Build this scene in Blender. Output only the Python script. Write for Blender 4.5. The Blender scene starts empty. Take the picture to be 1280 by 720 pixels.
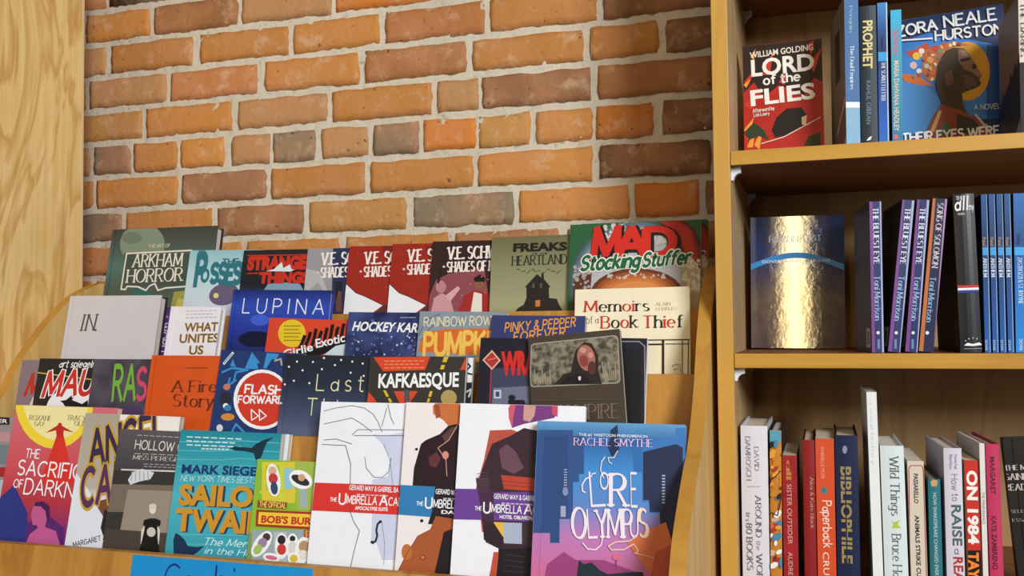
import bpy, bmesh, math, random
from mathutils import Vector, Matrix
random.seed(7)
C = bpy.context.scene.collection
H = 1.45                       # eye height; the camera stands at (0, 0, H)
# ---------------------------------------------------------------- camera
F = 1200.0                     # focal length in pixels of the 1280 x 720 frame
ROT = Matrix(((0.95099, -0.02181, -0.30845), (0.30905, 0.03419, 0.95043), (-0.01018, -0.99918, 0.03926)))
CAM = Vector((0, 0, H))
cd = bpy.data.cameras.new('camera'); cd.sensor_width = 36.0; cd.lens = F / 1280 * 36.0; cd.clip_start = 0.02
co = bpy.data.objects.new('camera', cd); C.objects.link(co)
m3 = Matrix((ROT.col[0], -ROT.col[1], -ROT.col[2])).transposed()
co.matrix_world = Matrix.Translation(CAM) @ m3.to_4x4()
bpy.context.scene.camera = co
sc = bpy.context.scene
sc.view_settings.view_transform = 'Standard'; sc.view_settings.look = 'None'
sc.view_settings.gamma = 1.0; sc.view_settings.use_curve_mapping = False
sc.view_settings.exposure = 0.0
# ---------------------------------------------------------------- light of the room
w = bpy.data.worlds.new('room_ambient'); sc.world = w; w.use_nodes = True
w.node_tree.nodes['Background'].inputs[0].default_value = (1.0, 0.92, 0.82, 1)
w.node_tree.nodes['Background'].inputs[1].default_value = 0.085
def area(name, loc, target, sx, sy, energy, col):
    l = bpy.data.lights.new(name, 'AREA'); l.shape = 'RECTANGLE'; l.size = sx; l.size_y = sy
    l.energy = energy; l.color = col
    o = bpy.data.objects.new(name, l); C.objects.link(o); o.location = loc
    o.rotation_euler = (Vector(target) - Vector(loc)).to_track_quat('-Z', 'Y').to_euler()
    return o
area('window_light_right', (2.5, -2.9, H + 1.6), (-.5, 1.4, H), 1.2, 1.5, 262, (.93, .965, 1.0))
area('window_light_front', (-2.0, -3.2, H + .4), (-.6, 1.3, H - .2), 1.8, 1.8, 20, (.80, .90, 1.0))
area('lamp_light_warm', (.35, -.9, H + 1.5), (.0, 1.5, H + .1), .5, .5, 12, (1.0, .66, .30))
area('doorway_light_strip', (-.29, -3.0, H + .50), (-.04, 1.5, H + .09), .115, 1.05, 9, (1.0, .76, .36))

# ---------------------------------------------------------------- projection helpers (surveying the photograph)
def ray(u, v): return ROT @ Vector((u - 640.0, v - 360.0, F))
def hit(px, p, n):
    d = ray(*px); return CAM + d * ((Vector(p) - CAM).dot(n) / d.dot(n))
# ---------------------------------------------------------------- materials
def lin(h):
    h = h.lstrip('#'); o = []
    for i in (0, 2, 4):
        c = int(h[i:i+2], 16) / 255; o.append(c / 12.92 if c <= .04045 else ((c + .055) / 1.055) ** 2.4)
    return o + [1.0]
MATS = {}
def nodes(name):
    m = bpy.data.materials.new(name); m.use_nodes = True
    nt = m.node_tree; b = nt.nodes['Principled BSDF']
    return m, nt, b
def N(nt, t, **kw):
    n = nt.nodes.new(t)
    for k, v in kw.items(): setattr(n, k, v)
    return n
def mix(nt, fac, a, b, blend='MIX'):
    n = N(nt, 'ShaderNodeMix', data_type='RGBA', blend_type=blend)
    for sock, v in ((n.inputs[0], fac), (n.inputs[6], a), (n.inputs[7], b)):
        if isinstance(v, (int, float, list, tuple)): sock.default_value = v
        else: nt.links.new(v, sock)
    return n.outputs[2]
def noise(nt, scale, detail=3, coord='Object', rough=.55, stretch=None, dist=0):
    tc = N(nt, 'ShaderNodeTexCoord'); src = tc.outputs[coord]
    if stretch:
        mp = N(nt, 'ShaderNodeMapping'); mp.inputs['Scale'].default_value = stretch
        nt.links.new(src, mp.inputs[0]); src = mp.outputs[0]
    n = N(nt, 'ShaderNodeTexNoise'); n.inputs['Scale'].default_value = scale; n.inputs['Detail'].default_value = detail
    n.inputs['Roughness'].default_value = rough; n.inputs['Distortion'].default_value = dist
    nt.links.new(src, n.inputs['Vector']); return n.outputs[0]
def ramp(nt, val, stops):
    r = N(nt, 'ShaderNodeValToRGB'); e = r.color_ramp.elements
    while len(e) < len(stops): e.new(.5)
    for el, (p, c) in zip(e, stops): el.position = p; el.color = lin(c) if isinstance(c, str) else c
    nt.links.new(val, r.inputs[0]); return r.outputs[0]
def bump(nt, b, h, strength, dist=.002):
    n = N(nt, 'ShaderNodeBump'); n.inputs['Strength'].default_value = strength; n.inputs['Distance'].default_value = dist
    nt.links.new(h, n.inputs['Height']); nt.links.new(n.outputs[0], b.inputs['Normal'])
def ink(hexc, rough=.45, spec=.22, metal=0.0):
    k = ('ink', hexc, rough, spec, metal)
    if k not in MATS:
        m, nt, b = nodes('printed_ink')
        c = lin(hexc); d = [x * .9 for x in c[:3]] + [1]
        nt.links.new(mix(nt, noise(nt, 45, 2), c, d), b.inputs['Base Color'])
        b.inputs['Roughness'].default_value = rough; b.inputs['Specular IOR Level'].default_value = spec
        b.inputs['Metallic'].default_value = metal
        MATS[k] = m
    return MATS[k]
def ink_gradient(stops, rough=.4, coord=2, spot=None):
    k = ('grad', tuple(stops), rough, coord, spot)
    if k not in MATS:
        m, nt, b = nodes('printed_gradient')
        tc = N(nt, 'ShaderNodeTexCoord'); sp = N(nt, 'ShaderNodeSeparateXYZ')
        nt.links.new(tc.outputs['Generated'], sp.inputs[0])
        nz = noise(nt, 14, 3)
        ad = N(nt, 'ShaderNodeMath', operation='MULTIPLY_ADD'); ad.inputs[1].default_value = .06; nt.links.new(nz, ad.inputs[0])
        sb = N(nt, 'ShaderNodeMath', operation='SUBTRACT'); nt.links.new(sp.outputs[coord], sb.inputs[0]); sb.inputs[1].default_value = .03
        nt.links.new(sb.outputs[0], ad.inputs[2])
        col = ramp(nt, ad.outputs[0], stops)
        nt.links.new(col, b.inputs['Base Color'])
        b.inputs['Roughness'].default_value = rough; b.inputs['Specular IOR Level'].default_value = .22
        MATS[k] = m
    return MATS[k]
def ink_mottle(c1, c2, scale=18, lo=.38, hi=.62, rough=.42, stretch=None):
    k = ('mot', c1, c2, scale, lo, hi, rough, stretch)
    if k not in MATS:
        m, nt, b = nodes('printed_texture')
        nt.links.new(ramp(nt, noise(nt, scale, 5, stretch=stretch), [(lo, c1), (hi, c2)]), b.inputs['Base Color'])
        b.inputs['Roughness'].default_value = rough; b.inputs['Specular IOR Level'].default_value = .22
        MATS[k] = m
    return MATS[k]
def wood(name, c1, c2, c3, rough=.42, scale=7, axis='z', bumpy=.15, dist=1.2, stretch_amt=.09):
    m, nt, b = nodes(name)
    st = {'z': (1, 1, stretch_amt), 'x': (stretch_amt, 1, 1), 'y': (1, stretch_amt, 1)}[axis]
    f2 = {'z': (1, 1, .02), 'x': (.02, 1, 1), 'y': (1, .02, 1)}[axis]
    a = noise(nt, scale, 3, stretch=st, dist=dist)
    c = ramp(nt, a, [(.32, c2), (.47, c1), (.52, c3), (.60, c1), (.72, c2)])
    g = noise(nt, 90, 3, stretch=f2)
    c = mix(nt, .35, c, ramp(nt, g, [(.3, c3), (.7, c1)]))
    nt.links.new(c, b.inputs['Base Color'])
    b.inputs['Roughness'].default_value = rough; b.inputs['Specular IOR Level'].default_value = .35
    bump(nt, b, g, bumpy, .0006)
    return m
PAGES = ink_mottle('efe9dc', 'cfc8b8', 500, .3, .7, .8, (0.02, 1, .02))
PAGES_W = ink_mottle('f4f6f8', 'd5d8da', 500, .3, .7, .8, (0.02, 1, .02))
W_PLY = wood('plywood', 'f8de9e', 'ecca80', 'cf9f54', .4, 6, 'z', .1, 2.8, .26)
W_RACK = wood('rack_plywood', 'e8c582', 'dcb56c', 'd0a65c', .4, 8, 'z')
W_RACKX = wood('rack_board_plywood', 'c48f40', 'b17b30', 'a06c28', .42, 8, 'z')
W_EDGE = wood('rack_edge', 'c09040', 'b8883a', 'b08034', .45, 12, 'z', .02, .3)
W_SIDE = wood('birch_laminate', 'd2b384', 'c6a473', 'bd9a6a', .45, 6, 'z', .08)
W_BAND = wood('oak_edge_band', 'c99c48', 'bf9040', 'b58638', .38, 16, 'z', .1, .3)
W_BANDX = wood('oak_shelf_band', 'c4953a', 'ba8a32', 'ae7e2c', .38, 16, 'x', .1, .3)
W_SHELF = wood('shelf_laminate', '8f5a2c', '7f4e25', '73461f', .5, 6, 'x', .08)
W_BACK = wood('bookcase_back', 'a88557', '9c794c', '8e6d43', .55, 6, 'z', .08)  # darker than the birch sides: the case's inner shade is mixed into the colour
# ---------------------------------------------------------------- mesh helpers
class MB:
    def __init__(s): s.v = []; s.f = []; s.mi = []; s.mats = []
    def slot(s, m):
        if m not in s.mats: s.mats.append(m)
        return s.mats.index(m)
    def poly(s, pts, m):
        i = len(s.v); s.v += [tuple(p) for p in pts]; s.f.append(tuple(range(i, i + len(pts)))); s.mi.append(s.slot(m))
    def box(s, x0, x1, y0, y1, z0, z1, m, front=None):
        P = [(x0,y0,z0),(x1,y0,z0),(x1,y1,z0),(x0,y1,z0),(x0,y0,z1),(x1,y0,z1),(x1,y1,z1),(x0,y1,z1)]
        i = len(s.v); s.v += P
        for n, q in enumerate(((0,1,5,4),(1,2,6,5),(2,3,7,6),(3,0,4,7),(4,5,6,7),(3,2,1,0))):
            s.f.append(tuple(i + k for k in q)); s.mi.append(s.slot(front if (front and n == 0) else m))
    def prism(s, yz, x0, x1, m_side, m_edge):
        a = [(x0, y, z) for y, z in yz]; b = [(x1, y, z) for y, z in yz]; n = len(yz)
        s.poly(a[::-1], m_side); s.poly(b, m_side)
        for i in range(n):
            j = (i + 1) % n; s.poly((a[i], a[j], b[j], b[i]), m_edge)
    def build(s, name, parent=None, bevel=0, kind=None):
        me = bpy.data.meshes.new(name); me.from_pydata(s.v, [], s.f)
        for m in s.mats: me.materials.append(m)
        me.polygons.foreach_set('material_index', s.mi); me.update()
        o = bpy.data.objects.new(name, me); C.objects.link(o)
        if parent: o.parent = parent
        if bevel:
            bv = o.modifiers.new('edge', 'BEVEL'); bv.width = bevel; bv.segments = 2; bv.limit_method = 'ANGLE'
        if kind: o['kind'] = kind
        return o
def thing(name, label, cat, group=None, mw=None):
    o = bpy.data.objects.new(name, None); C.objects.link(o); o.empty_display_size = .05
    o['label'] = label; o['category'] = cat
    if group: o['group'] = group
    if mw is not None: o.matrix_world = mw
    return o
def clip(poly, x0, x1, z0, z1):
    def cut(P, ins, isect):
        out = []
        for i in range(len(P)):
            a, b = P[i - 1], P[i]
            if ins(b):
                if not ins(a): out.append(isect(a, b))
                out.append(b)
            elif ins(a): out.append(isect(a, b))
        return out
    def ix(k, c):
        def f(a, b):
            t = (c - a[k]) / (b[k] - a[k]); return (a[0] + (b[0]-a[0])*t, a[1] + (b[1]-a[1])*t)
        return f
    for k, c, sg in ((0, x0, 1), (0, x1, -1), (1, z0, 1), (1, z1, -1)):
        if not poly: break
        poly = cut(poly, (lambda p, k=k, c=c, sg=sg: (p[k] - c) * sg >= 0), ix(k, c))
    return poly
# ---------------------------------------------------------------- lettering
def arc(cx, cy, rx, ry, a0, a1, n=9):
    return [(cx + rx * math.cos(math.radians(a0 + (a1 - a0) * i / n)), cy + ry * math.sin(math.radians(a0 + (a1 - a0) * i / n))) for i in range(n + 1)]
X = .66
G = {  # glyph: (advance, strokes), cap height 1, lower-case height X
'A': (.80, [[(0,0),(.4,1)],[(.4,1),(.8,0)],[(.16,.36),(.64,.36)]]),
'B': (.62, [[(0,0),(0,1)],[(0,1)]+arc(.28,.76,.28,.24,90,-90)+[(0,.52)],[(0,.52)]+arc(.3,.26,.32,.26,90,-90)+[(0,0)]]),
'C': (.76, [arc(.42,.5,.42,.5,50,310,16)]),
'D': (.74, [[(0,0),(0,1)],[(0,1)]+arc(.3,.5,.44,.5,90,-90,14)+[(0,0)]]),
'E': (.58, [[(0,0),(0,1)],[(0,1),(.56,1)],[(0,.52),(.46,.52)],[(0,0),(.58,0)]]),
'F': (.55, [[(0,0),(0,1)],[(0,1),(.55,1)],[(0,.52),(.44,.52)]]),
'G': (.80, [arc(.42,.5,.42,.5,50,330,16)+[(.8,.45)],[(.5,.45),(.8,.45)]]),
'H': (.72, [[(0,0),(0,1)],[(.72,0),(.72,1)],[(0,.52),(.72,.52)]]),
'I': (.06, [[(.03,0),(.03,1)]]),
'J': (.45, [[(.45,1),(.45,.25)]+arc(.22,.25,.23,.25,0,-170)]),
'K': (.68, [[(0,0),(0,1)],[(0,.42),(.62,1)],[(.2,.6),(.68,0)]]),
'L': (.54, [[(0,1),(0,0)],[(0,0),(.54,0)]]),
'M': (.90, [[(0,0),(.06,1)],[(.06,1),(.45,.12)],[(.45,.12),(.84,1)],[(.84,1),(.9,0)]]),
'N': (.74, [[(0,0),(0,1)],[(0,1),(.74,0)],[(.74,0),(.74,1)]]),
'O': (.86, [arc(.43,.5,.43,.5,0,360,20)]),
'P': (.60, [[(0,0),(0,1)],[(0,1)]+arc(.3,.74,.3,.26,90,-90)+[(0,.48)]]),
'Q': (.86, [arc(.43,.5,.43,.5,0,360,20),[(.5,.25),(.85,-.1)]]),
'R': (.66, [[(0,0),(0,1)],[(0,1)]+arc(.3,.75,.3,.25,90,-90)+[(0,.5)],[(.28,.5),(.66,0)]]),
'S': (.58, [arc(.29,.75,.27,.25,35,270,9)+arc(.29,.25,.29,.25,90,-145,9)[1:]]),
'T': (.70, [[(.35,0),(.35,1)],[(0,1),(.7,1)]]),
'U': (.70, [[(0,1),(0,.34)]+arc(.35,.34,.35,.34,180,360)+[(.7,1)]]),
'V': (.76, [[(0,1),(.38,0)],[(.38,0),(.76,1)]]),
'W': (1.1, [[(0,1),(.28,0)],[(.28,0),(.55,.9)],[(.55,.9),(.82,0)],[(.82,0),(1.1,1)]]),
'X': (.72, [[(0,0),(.72,1)],[(0,1),(.72,0)]]),
'Y': (.72, [[(0,1),(.36,.48)],[(.72,1),(.36,.48)],[(.36,.48),(.36,0)]]),
'Z': (.64, [[(0,1),(.64,1)],[(.64,1),(0,0)],[(0,0),(.64,0)]]),
'a': (.50, [arc(.25,.27,.25,.27,0,360,14),[(.5,X),(.5,0)]]),
'b': (.50, [[(0,1),(0,0)],arc(.25,.3,.25,.3,0,360,14)]),
'c': (.46, [arc(.27,.32,.27,.33,50,310,12)]),
'd': (.50, [[(.5,1),(.5,0)],arc(.25,.3,.25,.3,0,360,14)]),
'e': (.54, [[(.02,.35),(.52,.35)]+arc(.27,.33,.26,.33,5,310,14)]),
'f': (.36, [[(.15,0),(.15,.75)]+arc(.33,.78,.18,.22,180,60,6),[(0,X),(.34,X)]]),
'g': (.50, [arc(.25,.36,.25,.3,0,360,14),[(.5,X),(.5,-.1)]+arc(.25,-.1,.25,.22,0,-150)]),
'h': (.48, [[(0,1),(0,0)],[(0,.4)]+arc(.24,.42,.24,.24,180,0)+[(.48,0)]]),
'i': (.06, [[(.03,X),(.03,0)],[(.03,.86),(.03,.93)]]),
'j': (.1, [[(.1,X),(.1,-.15),(-.05,-.3)],[(.1,.86),(.1,.93)]]),
'k': (.48, [[(0,1),(0,0)],[(0,.25),(.42,X)],[(.14,.4),(.48,0)]]),
'l': (.06, [[(.03,1),(.03,0)]]),
'm': (.84, [[(0,X),(0,0)],[(0,.42)]+arc(.21,.44,.21,.22,180,0)+[(.42,0)],[(.42,.42)]+arc(.63,.44,.21,.22,180,0)+[(.84,0)]]),
'n': (.48, [[(0,X),(0,0)],[(0,.42)]+arc(.24,.42,.24,.24,180,0)+[(.48,0)]]),
'o': (.54, [arc(.27,.33,.27,.33,0,360,16)]),
'p': (.50, [[(0,X),(0,-.3)],arc(.25,.33,.25,.33,0,360,14)]),
'q': (.50, [[(.5,X),(.5,-.3)],arc(.25,.33,.25,.33,0,360,14)]),
'r': (.34, [[(0,X),(0,0)],[(0,.42)]+arc(.22,.44,.22,.22,180,50)]),
's': (.40, [arc(.2,.49,.19,.17,35,270,7)+arc(.2,.16,.2,.16,90,-145,7)[1:]]),
't': (.36, [[(.14,.92),(.14,.15)]+arc(.29,.15,.15,.15,180,300,5),[(0,X),(.34,X)]]),
'u': (.48, [[(0,X),(0,.24)]+arc(.24,.24,.24,.24,180,360)+[(.48,X)],[(.48,X),(.48,0)]]),
'v': (.50, [[(0,X),(.25,0)],[(.25,0),(.5,X)]]),
'w': (.76, [[(0,X),(.2,0)],[(.2,0),(.38,.6)],[(.38,.6),(.56,0)],[(.56,0),(.76,X)]]),
'x': (.48, [[(0,0),(.48,X)],[(0,X),(.48,0)]]),
'y': (.50, [[(0,X),(.25,0)],[(.5,X),(.1,-.3)]]),
'z': (.46, [[(0,X),(.46,X)],[(.46,X),(0,0)],[(0,0),(.46,0)]]),
'0': (.62, [arc(.31,.5,.31,.5,0,360,18)]),
'1': (.25, [[(.2,0),(.2,1)],[(0,.8),(.2,1)]]),
'4': (.66, [[(.5,0),(.5,1)],[(.5,1),(0,.3)],[(0,.3),(.66,.3)]]),
'8': (.58, [arc(.29,.75,.24,.25,0,360,14),arc(.29,.26,.29,.26,0,360,14)]),
'9': (.58, [arc(.29,.7,.28,.3,0,360,14),[(.57,.7),(.4,0)]]),
'.': (.08, [[(.04,0),(.04,.06)]]), ',': (.08, [[(.06,.06),(.0,-.15)]]), '\u2019': (.08, [[(.05,1),(.02,.82)]]),
'-': (.3, [[(0,.4),(.3,.4)]]), '&': (.7, [[(.7,0),(.15,.75)]+arc(.3,.82,.17,.18,200,-30,8)+[(.06,.35)]+arc(.27,.24,.25,.24,160,330,8)+[(.66,.4)]]),
'#': (.6, [[(.15,0),(.25,1)],[(.4,0),(.5,1)],[(0,.33),(.6,.33)],[(.05,.67),(.65,.67)]]),
' ': (.36, [])}
def stroke_text(s, style, weight, gap=.2):
    """polygons of a lettered line, cap height 1; style 'h' even brush, 's' serif with thick and thin"""
    polys = []; x = 0.0
    for ch in s:
        adv, strokes = G.get(ch, G[' '])
        sv = [st for st in strokes]
        ends = {}
        for st in sv:
            for p in (st[0], st[-1]): ends[(round(p[0], 2), round(p[1], 2))] = ends.get((round(p[0], 2), round(p[1], 2)), 0) + 1
        def wd(a, b):
            if style != 's': return weight
            ang = math.atan2(b[1] - a[1], b[0] - a[0]) - math.radians(-14)
            return max(weight * .36, weight * abs(math.sin(ang)))
        for st in sv:
            for a, b in zip(st, st[1:]):
                L = math.hypot(b[0]-a[0], b[1]-a[1])
                if L < 1e-6: continue
                w_ = wd(a, b) / 2; dx, dy = (b[0]-a[0]) / L, (b[1]-a[1]) / L
                e = w_ * .35 if style == 's' else w_ * .5
                A = (a[0]-dx*e, a[1]-dy*e); B = (b[0]+dx*e, b[1]+dy*e)
                polys.append([(x+A[0]+dy*w_, A[1]-dx*w_), (x+B[0]+dy*w_, B[1]-dx*w_), (x+B[0]-dy*w_, B[1]+dx*w_), (x+A[0]-dy*w_, A[1]+dx*w_)])
            if style == 's':
                for p, q in ((st[0], st[1]), (st[-1], st[-2])):
                    if p[1] in (0, 1, X) and abs(q[1]-p[1]) > abs(q[0]-p[0]) * .8 and ch not in 'CGSOQcesaog' and ends[(round(p[0], 2), round(p[1], 2))] <= 2:
                        hw = weight * .5 + .075; th = weight * .36; y0 = p[1] if p[1] == 0 else p[1] - th
                        polys.append([(x+p[0]-hw, y0), (x+p[0]+hw, y0), (x+p[0]+hw, y0+th), (x+p[0]-hw, y0+th)])
        x += adv + (gap if ch != ' ' else 0)
    return polys, max(x - gap, .01)
BF = {}
def bfont_text(s, bold):
    k = (s, bold)
    if k not in BF:
        cu = bpy.data.curves.new('lettering', 'FONT'); cu.body = s; cu.size = 1; cu.offset = bold; cu.resolution_u = 3
        o = bpy.data.objects.new('lettering', cu); C.objects.link(o)
        dg = bpy.context.evaluated_depsgraph_get(); me = o.evaluated_get(dg).to_mesh()
        v = [(p.co.x, p.co.y) for p in me.vertices]; polys = [[v[i] for i in p.vertices] for p in me.polygons]
        o.evaluated_get(dg).to_mesh_clear(); bpy.data.objects.remove(o); bpy.data.curves.remove(cu)
        xs = [p[0] for p in v]; x0 = min(xs); cap = .729
        BF[k] = ([[((a - x0) / cap, b_ / cap) for a, b_ in pl] for pl in polys], (max(xs) - x0) / cap)
    return BF[k]
# ---------------------------------------------------------------- books
TH = math.radians(11.5)
N0 = Vector((0, -math.cos(TH), math.sin(TH))); V0 = Vector((0, math.sin(TH), math.cos(TH)))
TIER = {'A': (1.130, -.310, .045), 'B': (1.239, -.156, .110), 'C': (1.335, -.069, .100), 'D': (1.420, .022, .125)}   # pocket lip: depth, height, pocket depth
def matify(m, **k): return ink(m, **k) if isinstance(m, str) else m
class Book:
    """a book with its frame: x across, y into the book, z up; art and lettering are printed on the facing side (y = 0)"""
    def frame(s, org, U, Nn, V, w_, h):
        s.o, s.U, s.N, s.V, s.w, s.h = org, U, Nn, V, w_, h
        s.k = 0; s.fo = (0, 0, 1); s.extra = []
        s.mw = Matrix(((U.x, -Nn.x, V.x, org.x), (U.y, -Nn.y, V.y, org.y), (U.z, -Nn.z, V.z, org.z), (0, 0, 0, 1)))
    def fr(s, ox=0, oy=0, sc=1.0): s.fo = (ox, oy, sc); return s
    def P(s, px):
        ox, oy, k = s.fo; q = hit((ox + px[0] / k, oy + px[1] / k), s.o, s.N) - s.o
        return (q.dot(s.U), q.dot(s.V))
    def lay(s): s.k += 1; return -.00006 * s.k
    def put(s, mb, polys, m, y=None, full=False):
        y = s.lay() if y is None else y
        for q, pl in enumerate(polys):
            pl = clip(pl, -s.w/2 + .0002, s.w/2 - .0002, .0003, s.h - .0003)
            if len(pl) < 3: continue
            a = sum(p[0]*q[1] - q[0]*p[1] for p, q in zip(pl, pl[1:] + pl[:1]))
            if abs(a) < 1e-9: continue
            if a < 0: pl = pl[::-1]
            mb.poly([(p[0], y - (q % 6) * .000009, p[1]) for p in pl], m)   # overlapping strokes never share a plane
    def poly(s, m, *pts): s.put(s.mb, [[s.P(p) for p in pts]], matify(m)); return s
    def rect(s, m, x0, y0, x1, y1): return s.poly(m, (x0, y0), (x1, y0), (x1, y1), (x0, y1))
    def band(s, m, f0, f1):
        "band across the whole face between two fractions of the height"
        s.put(s.mb, [[(-s.w/2, s.h*f0), (s.w/2, s.h*f0), (s.w/2, s.h*f1), (-s.w/2, s.h*f1)]], matify(m)); return s
    def disc(s, m, c, rx, ry=None, a0=0, a1=360, n=28, rot=0):
        ry = ry or rx; cr, sr = math.cos(math.radians(rot)), math.sin(math.radians(rot))
        pts = [(c[0] + x*cr - y*sr, c[1] + x*sr + y*cr) for x, y in arc(0, 0, rx, ry, a0, a1, n)]
        s.put(s.mb, [[s.P(p) for p in pts]], matify(m)); return s
    def line(s, m, wd, *pts):
        q = [s.P(p) for p in pts]; ox, oy, k = s.fo
        a = s.P(pts[0]); b_ = s.P((pts[0][0] + 1, pts[0][1])); wl = wd * math.hypot(a[0]-b_[0], a[1]-b_[1]) / 2
        out = []
        for a, b_ in zip(q, q[1:]):
            L = math.hypot(b_[0]-a[0], b_[1]-a[1]) or 1e-6; dx, dy = (b_[0]-a[0])/L, (b_[1]-a[1])/L
            A = (a[0]-dx*wl*.5, a[1]-dy*wl*.5); B = (b_[0]+dx*wl*.5, b_[1]+dy*wl*.5)
            out.append([(A[0]+dy*wl, A[1]-dx*wl), (B[0]+dy*wl, B[1]-dx*wl), (B[0]-dy*wl, B[1]+dx*wl), (A[0]-dy*wl, A[1]+dx*wl)])
        s.put(s.mb, out, matify(m)); return s
    def speck(s, m, n, x0, y0, x1, y1, r0, r1, seed=1):
        rd = random.Random(seed); out = []
        for _ in range(n):
            c = (rd.uniform(x0, x1), rd.uniform(y0, y1)); r = rd.uniform(r0, r1)
            out.append([s.P((c[0] + x, c[1] + y)) for x, y in arc(0, 0, r, r, 0, 300, 5)])
        s.put(s.mb, out, matify(m)); return s
    def text(s, t, p0, p1, hpx, m, st='b', wt=None, name='title', shear=0.0, gap=.2, lift=0):
        if st == 'b': polys, W = bfont_text(t, .012 if wt is None else wt)
        else: polys, W = stroke_text(t, st, .15 if wt is None else wt, gap)
        a, b_ = s.P(p0), s.P(p1); dx, dy = b_[0]-a[0], b_[1]-a[1]; L = math.hypot(dx, dy); ux, uy = dx/L, dy/L
        ex, ey = p1[0]-p0[0], p1[1]-p0[1]; el = math.hypot(ex, ey)
        c = s.P((p0[0] + ey/el*hpx, p0[1] - ex/el*hpx)); hh = abs((c[0]-a[0])*(-uy) + (c[1]-a[1])*ux)
        k = L / W; y = s.lay() - lift
        mb = MB()
        s.put(mb, [[(a[0] + ux*(x*k + shear*z*hh) - uy*z*hh, a[1] + uy*(x*k + shear*z*hh) + ux*z*hh) for x, z in pl] for pl in polys], matify(m), y)
        if mb.f: s.extra.append((name, mb))
        return s
    def blurb(s, m, p0, p1, n, gap, th=.8):
        "lines of print too small to read"
        for i in range(n):
            a = (p0[0], p0[1] + i*gap); b_ = (p1[0] - (i % 2) * (p1[0]-p0[0]) * .12, p1[1] + i*gap)
            k = 7; seg = []
            for j in range(k):
                t0, t1 = (j + .05) / k, (j + .82) / k
                seg.append([s.P((a[0] + (b_[0]-a[0])*t, a[1] + (b_[1]-a[1])*t + o)) for t, o in ((t0, -th), (t1, -th), (t1, th), (t0, th))])
            s.put(s.mb, seg, matify(m))
        return s
    def done(s):
        e = thing(s.name, s.label, 'book', s.group, s.mw)
        c = s.mb.build('cover', e)
        s.pg.build('pages', e)
        for n, mb in s.extra: mb.build(n, c)         # thing > part > sub-part
        s.root = e; return s
# how far each displayed book sits behind the lip of its pocket (front ones first)
OFFS = {('A', 672): 0.0015, ('A', 576): 0.0155, ('A', 508): 0.0191, ('A', 402): 0.0185, ('A', 322): 0.0239, ('A', 226): 0.0199, ('A', 296): 0.0433, ('A', 150): 0.023, ('A', 107): 0.0277, ('A', 20): 0.0282, ('A', -1): 0.039, ('B', 660): 0.0015, ('B', 601): 0.0094, ('B', 700): 0.03, ('B', 463): 0.0015, ('B', 520): 0.0203, ('B', 357): 0.002, ('B', 277): 0.0055, ('B', 190): 0.0061, ('B', 118): 0.0097, ('B', 50): 0.0115, ('B', 28): 0.0197, ('C', 615): 0.0015, ('C', 525): 0.0058, ('C', 436): 0.0117, ('C', 719): 0.0196, ('C', 337): 0.0163, ('C', 292): 0.023, ('C', 214): 0.0015, ('C', 88): 0.0015, ('C', 196): 0.0331, ('D', 713): 0.0015, ('D', 615): 0.004, ('D', 727): 0.0252, ('D', 541): 0.0073, ('D', 491): 0.0097, ('D', 437): 0.0116, ('D', 385): 0.0135, ('D', 305): 0.0122, ('D', 238): 0.0139, ('D', 141): 0.0138}
class Face(Book):
    """book shown with its front cover; its spine is at the left"""
    def __init__(s, name, label, tier, o, phi, tl, tr, t, cover, spine=None, hard=False, back=None, group='books facing out on the display rack', plane=None, zfloor=None, roll=True, pages=None):
        s.name, s.label, s.group = name, label, group
        if tier:
            o = OFFS.get((tier, tl[0]), o)
            Yk, Zk, dk = TIER[tier]; p = Vector((0, Yk, Zk + H)) - N0 * (.002 + o); th = TH; zf = Zk + H - dk
            n0 = N0
        else:
            p, th = plane; n0 = Vector((0, -math.cos(th), math.sin(th))); zf = zfloor
        f = math.radians(phi)
        Nn = (n0 * math.cos(f) + Vector((1, 0, 0)) * math.sin(f)).normalized()
        P0 = hit(tl, p, n0); P1 = hit(tr, P0, Nn)
        U = (P1 - P0).normalized(); V = Nn.cross(U).normalized(); w_ = (P1 - P0).length
        h = (min(P0.z, P1.z) - zf - .0006 - (t * math.sin(th) if Nn.z >= 0 else 0)) / V.z
        s.frame(P0 + U * w_/2 - V * h, U, Nn, V, w_, h); s.t = t
        cover = matify(cover); spine = matify(spine) if spine else cover; back = matify(back) if back else spine; pages = pages or PAGES
        mb = s.mb = MB(); pg = s.pg = MB(); x0, x1 = -w_/2, w_/2
        if hard:
            B = .0026
            mb.box(x0 + .0105, x1, 0, B, 0, h, spine, cover)
            mb.box(x0, x0 + .0075, 0, B, 0, h, spine, cover)
            mb.box(x0 + .0075, x0 + .0105, .0011, B, 0, h, spine, cover)
            mb.box(x0, x1, t - B, t, 0, h, back)
            mb.box(x0, x0 + B, B, t - B, 0, h, spine)
            pg.box(x0 + B, x1 - .0035, B, t - B, .003, h - .0035, pages)
        else:
            B = .0006
            mb.box(x0, x1, 0, B, 0, h, spine, cover); mb.box(x0, x1, t - B, t, 0, h, back); mb.box(x0, x0 + B, B, t - B, 0, h, spine)
            pg.box(x0 + B, x1 - .0006, B, t - B, .0004, h - .0005, pages)
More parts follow.
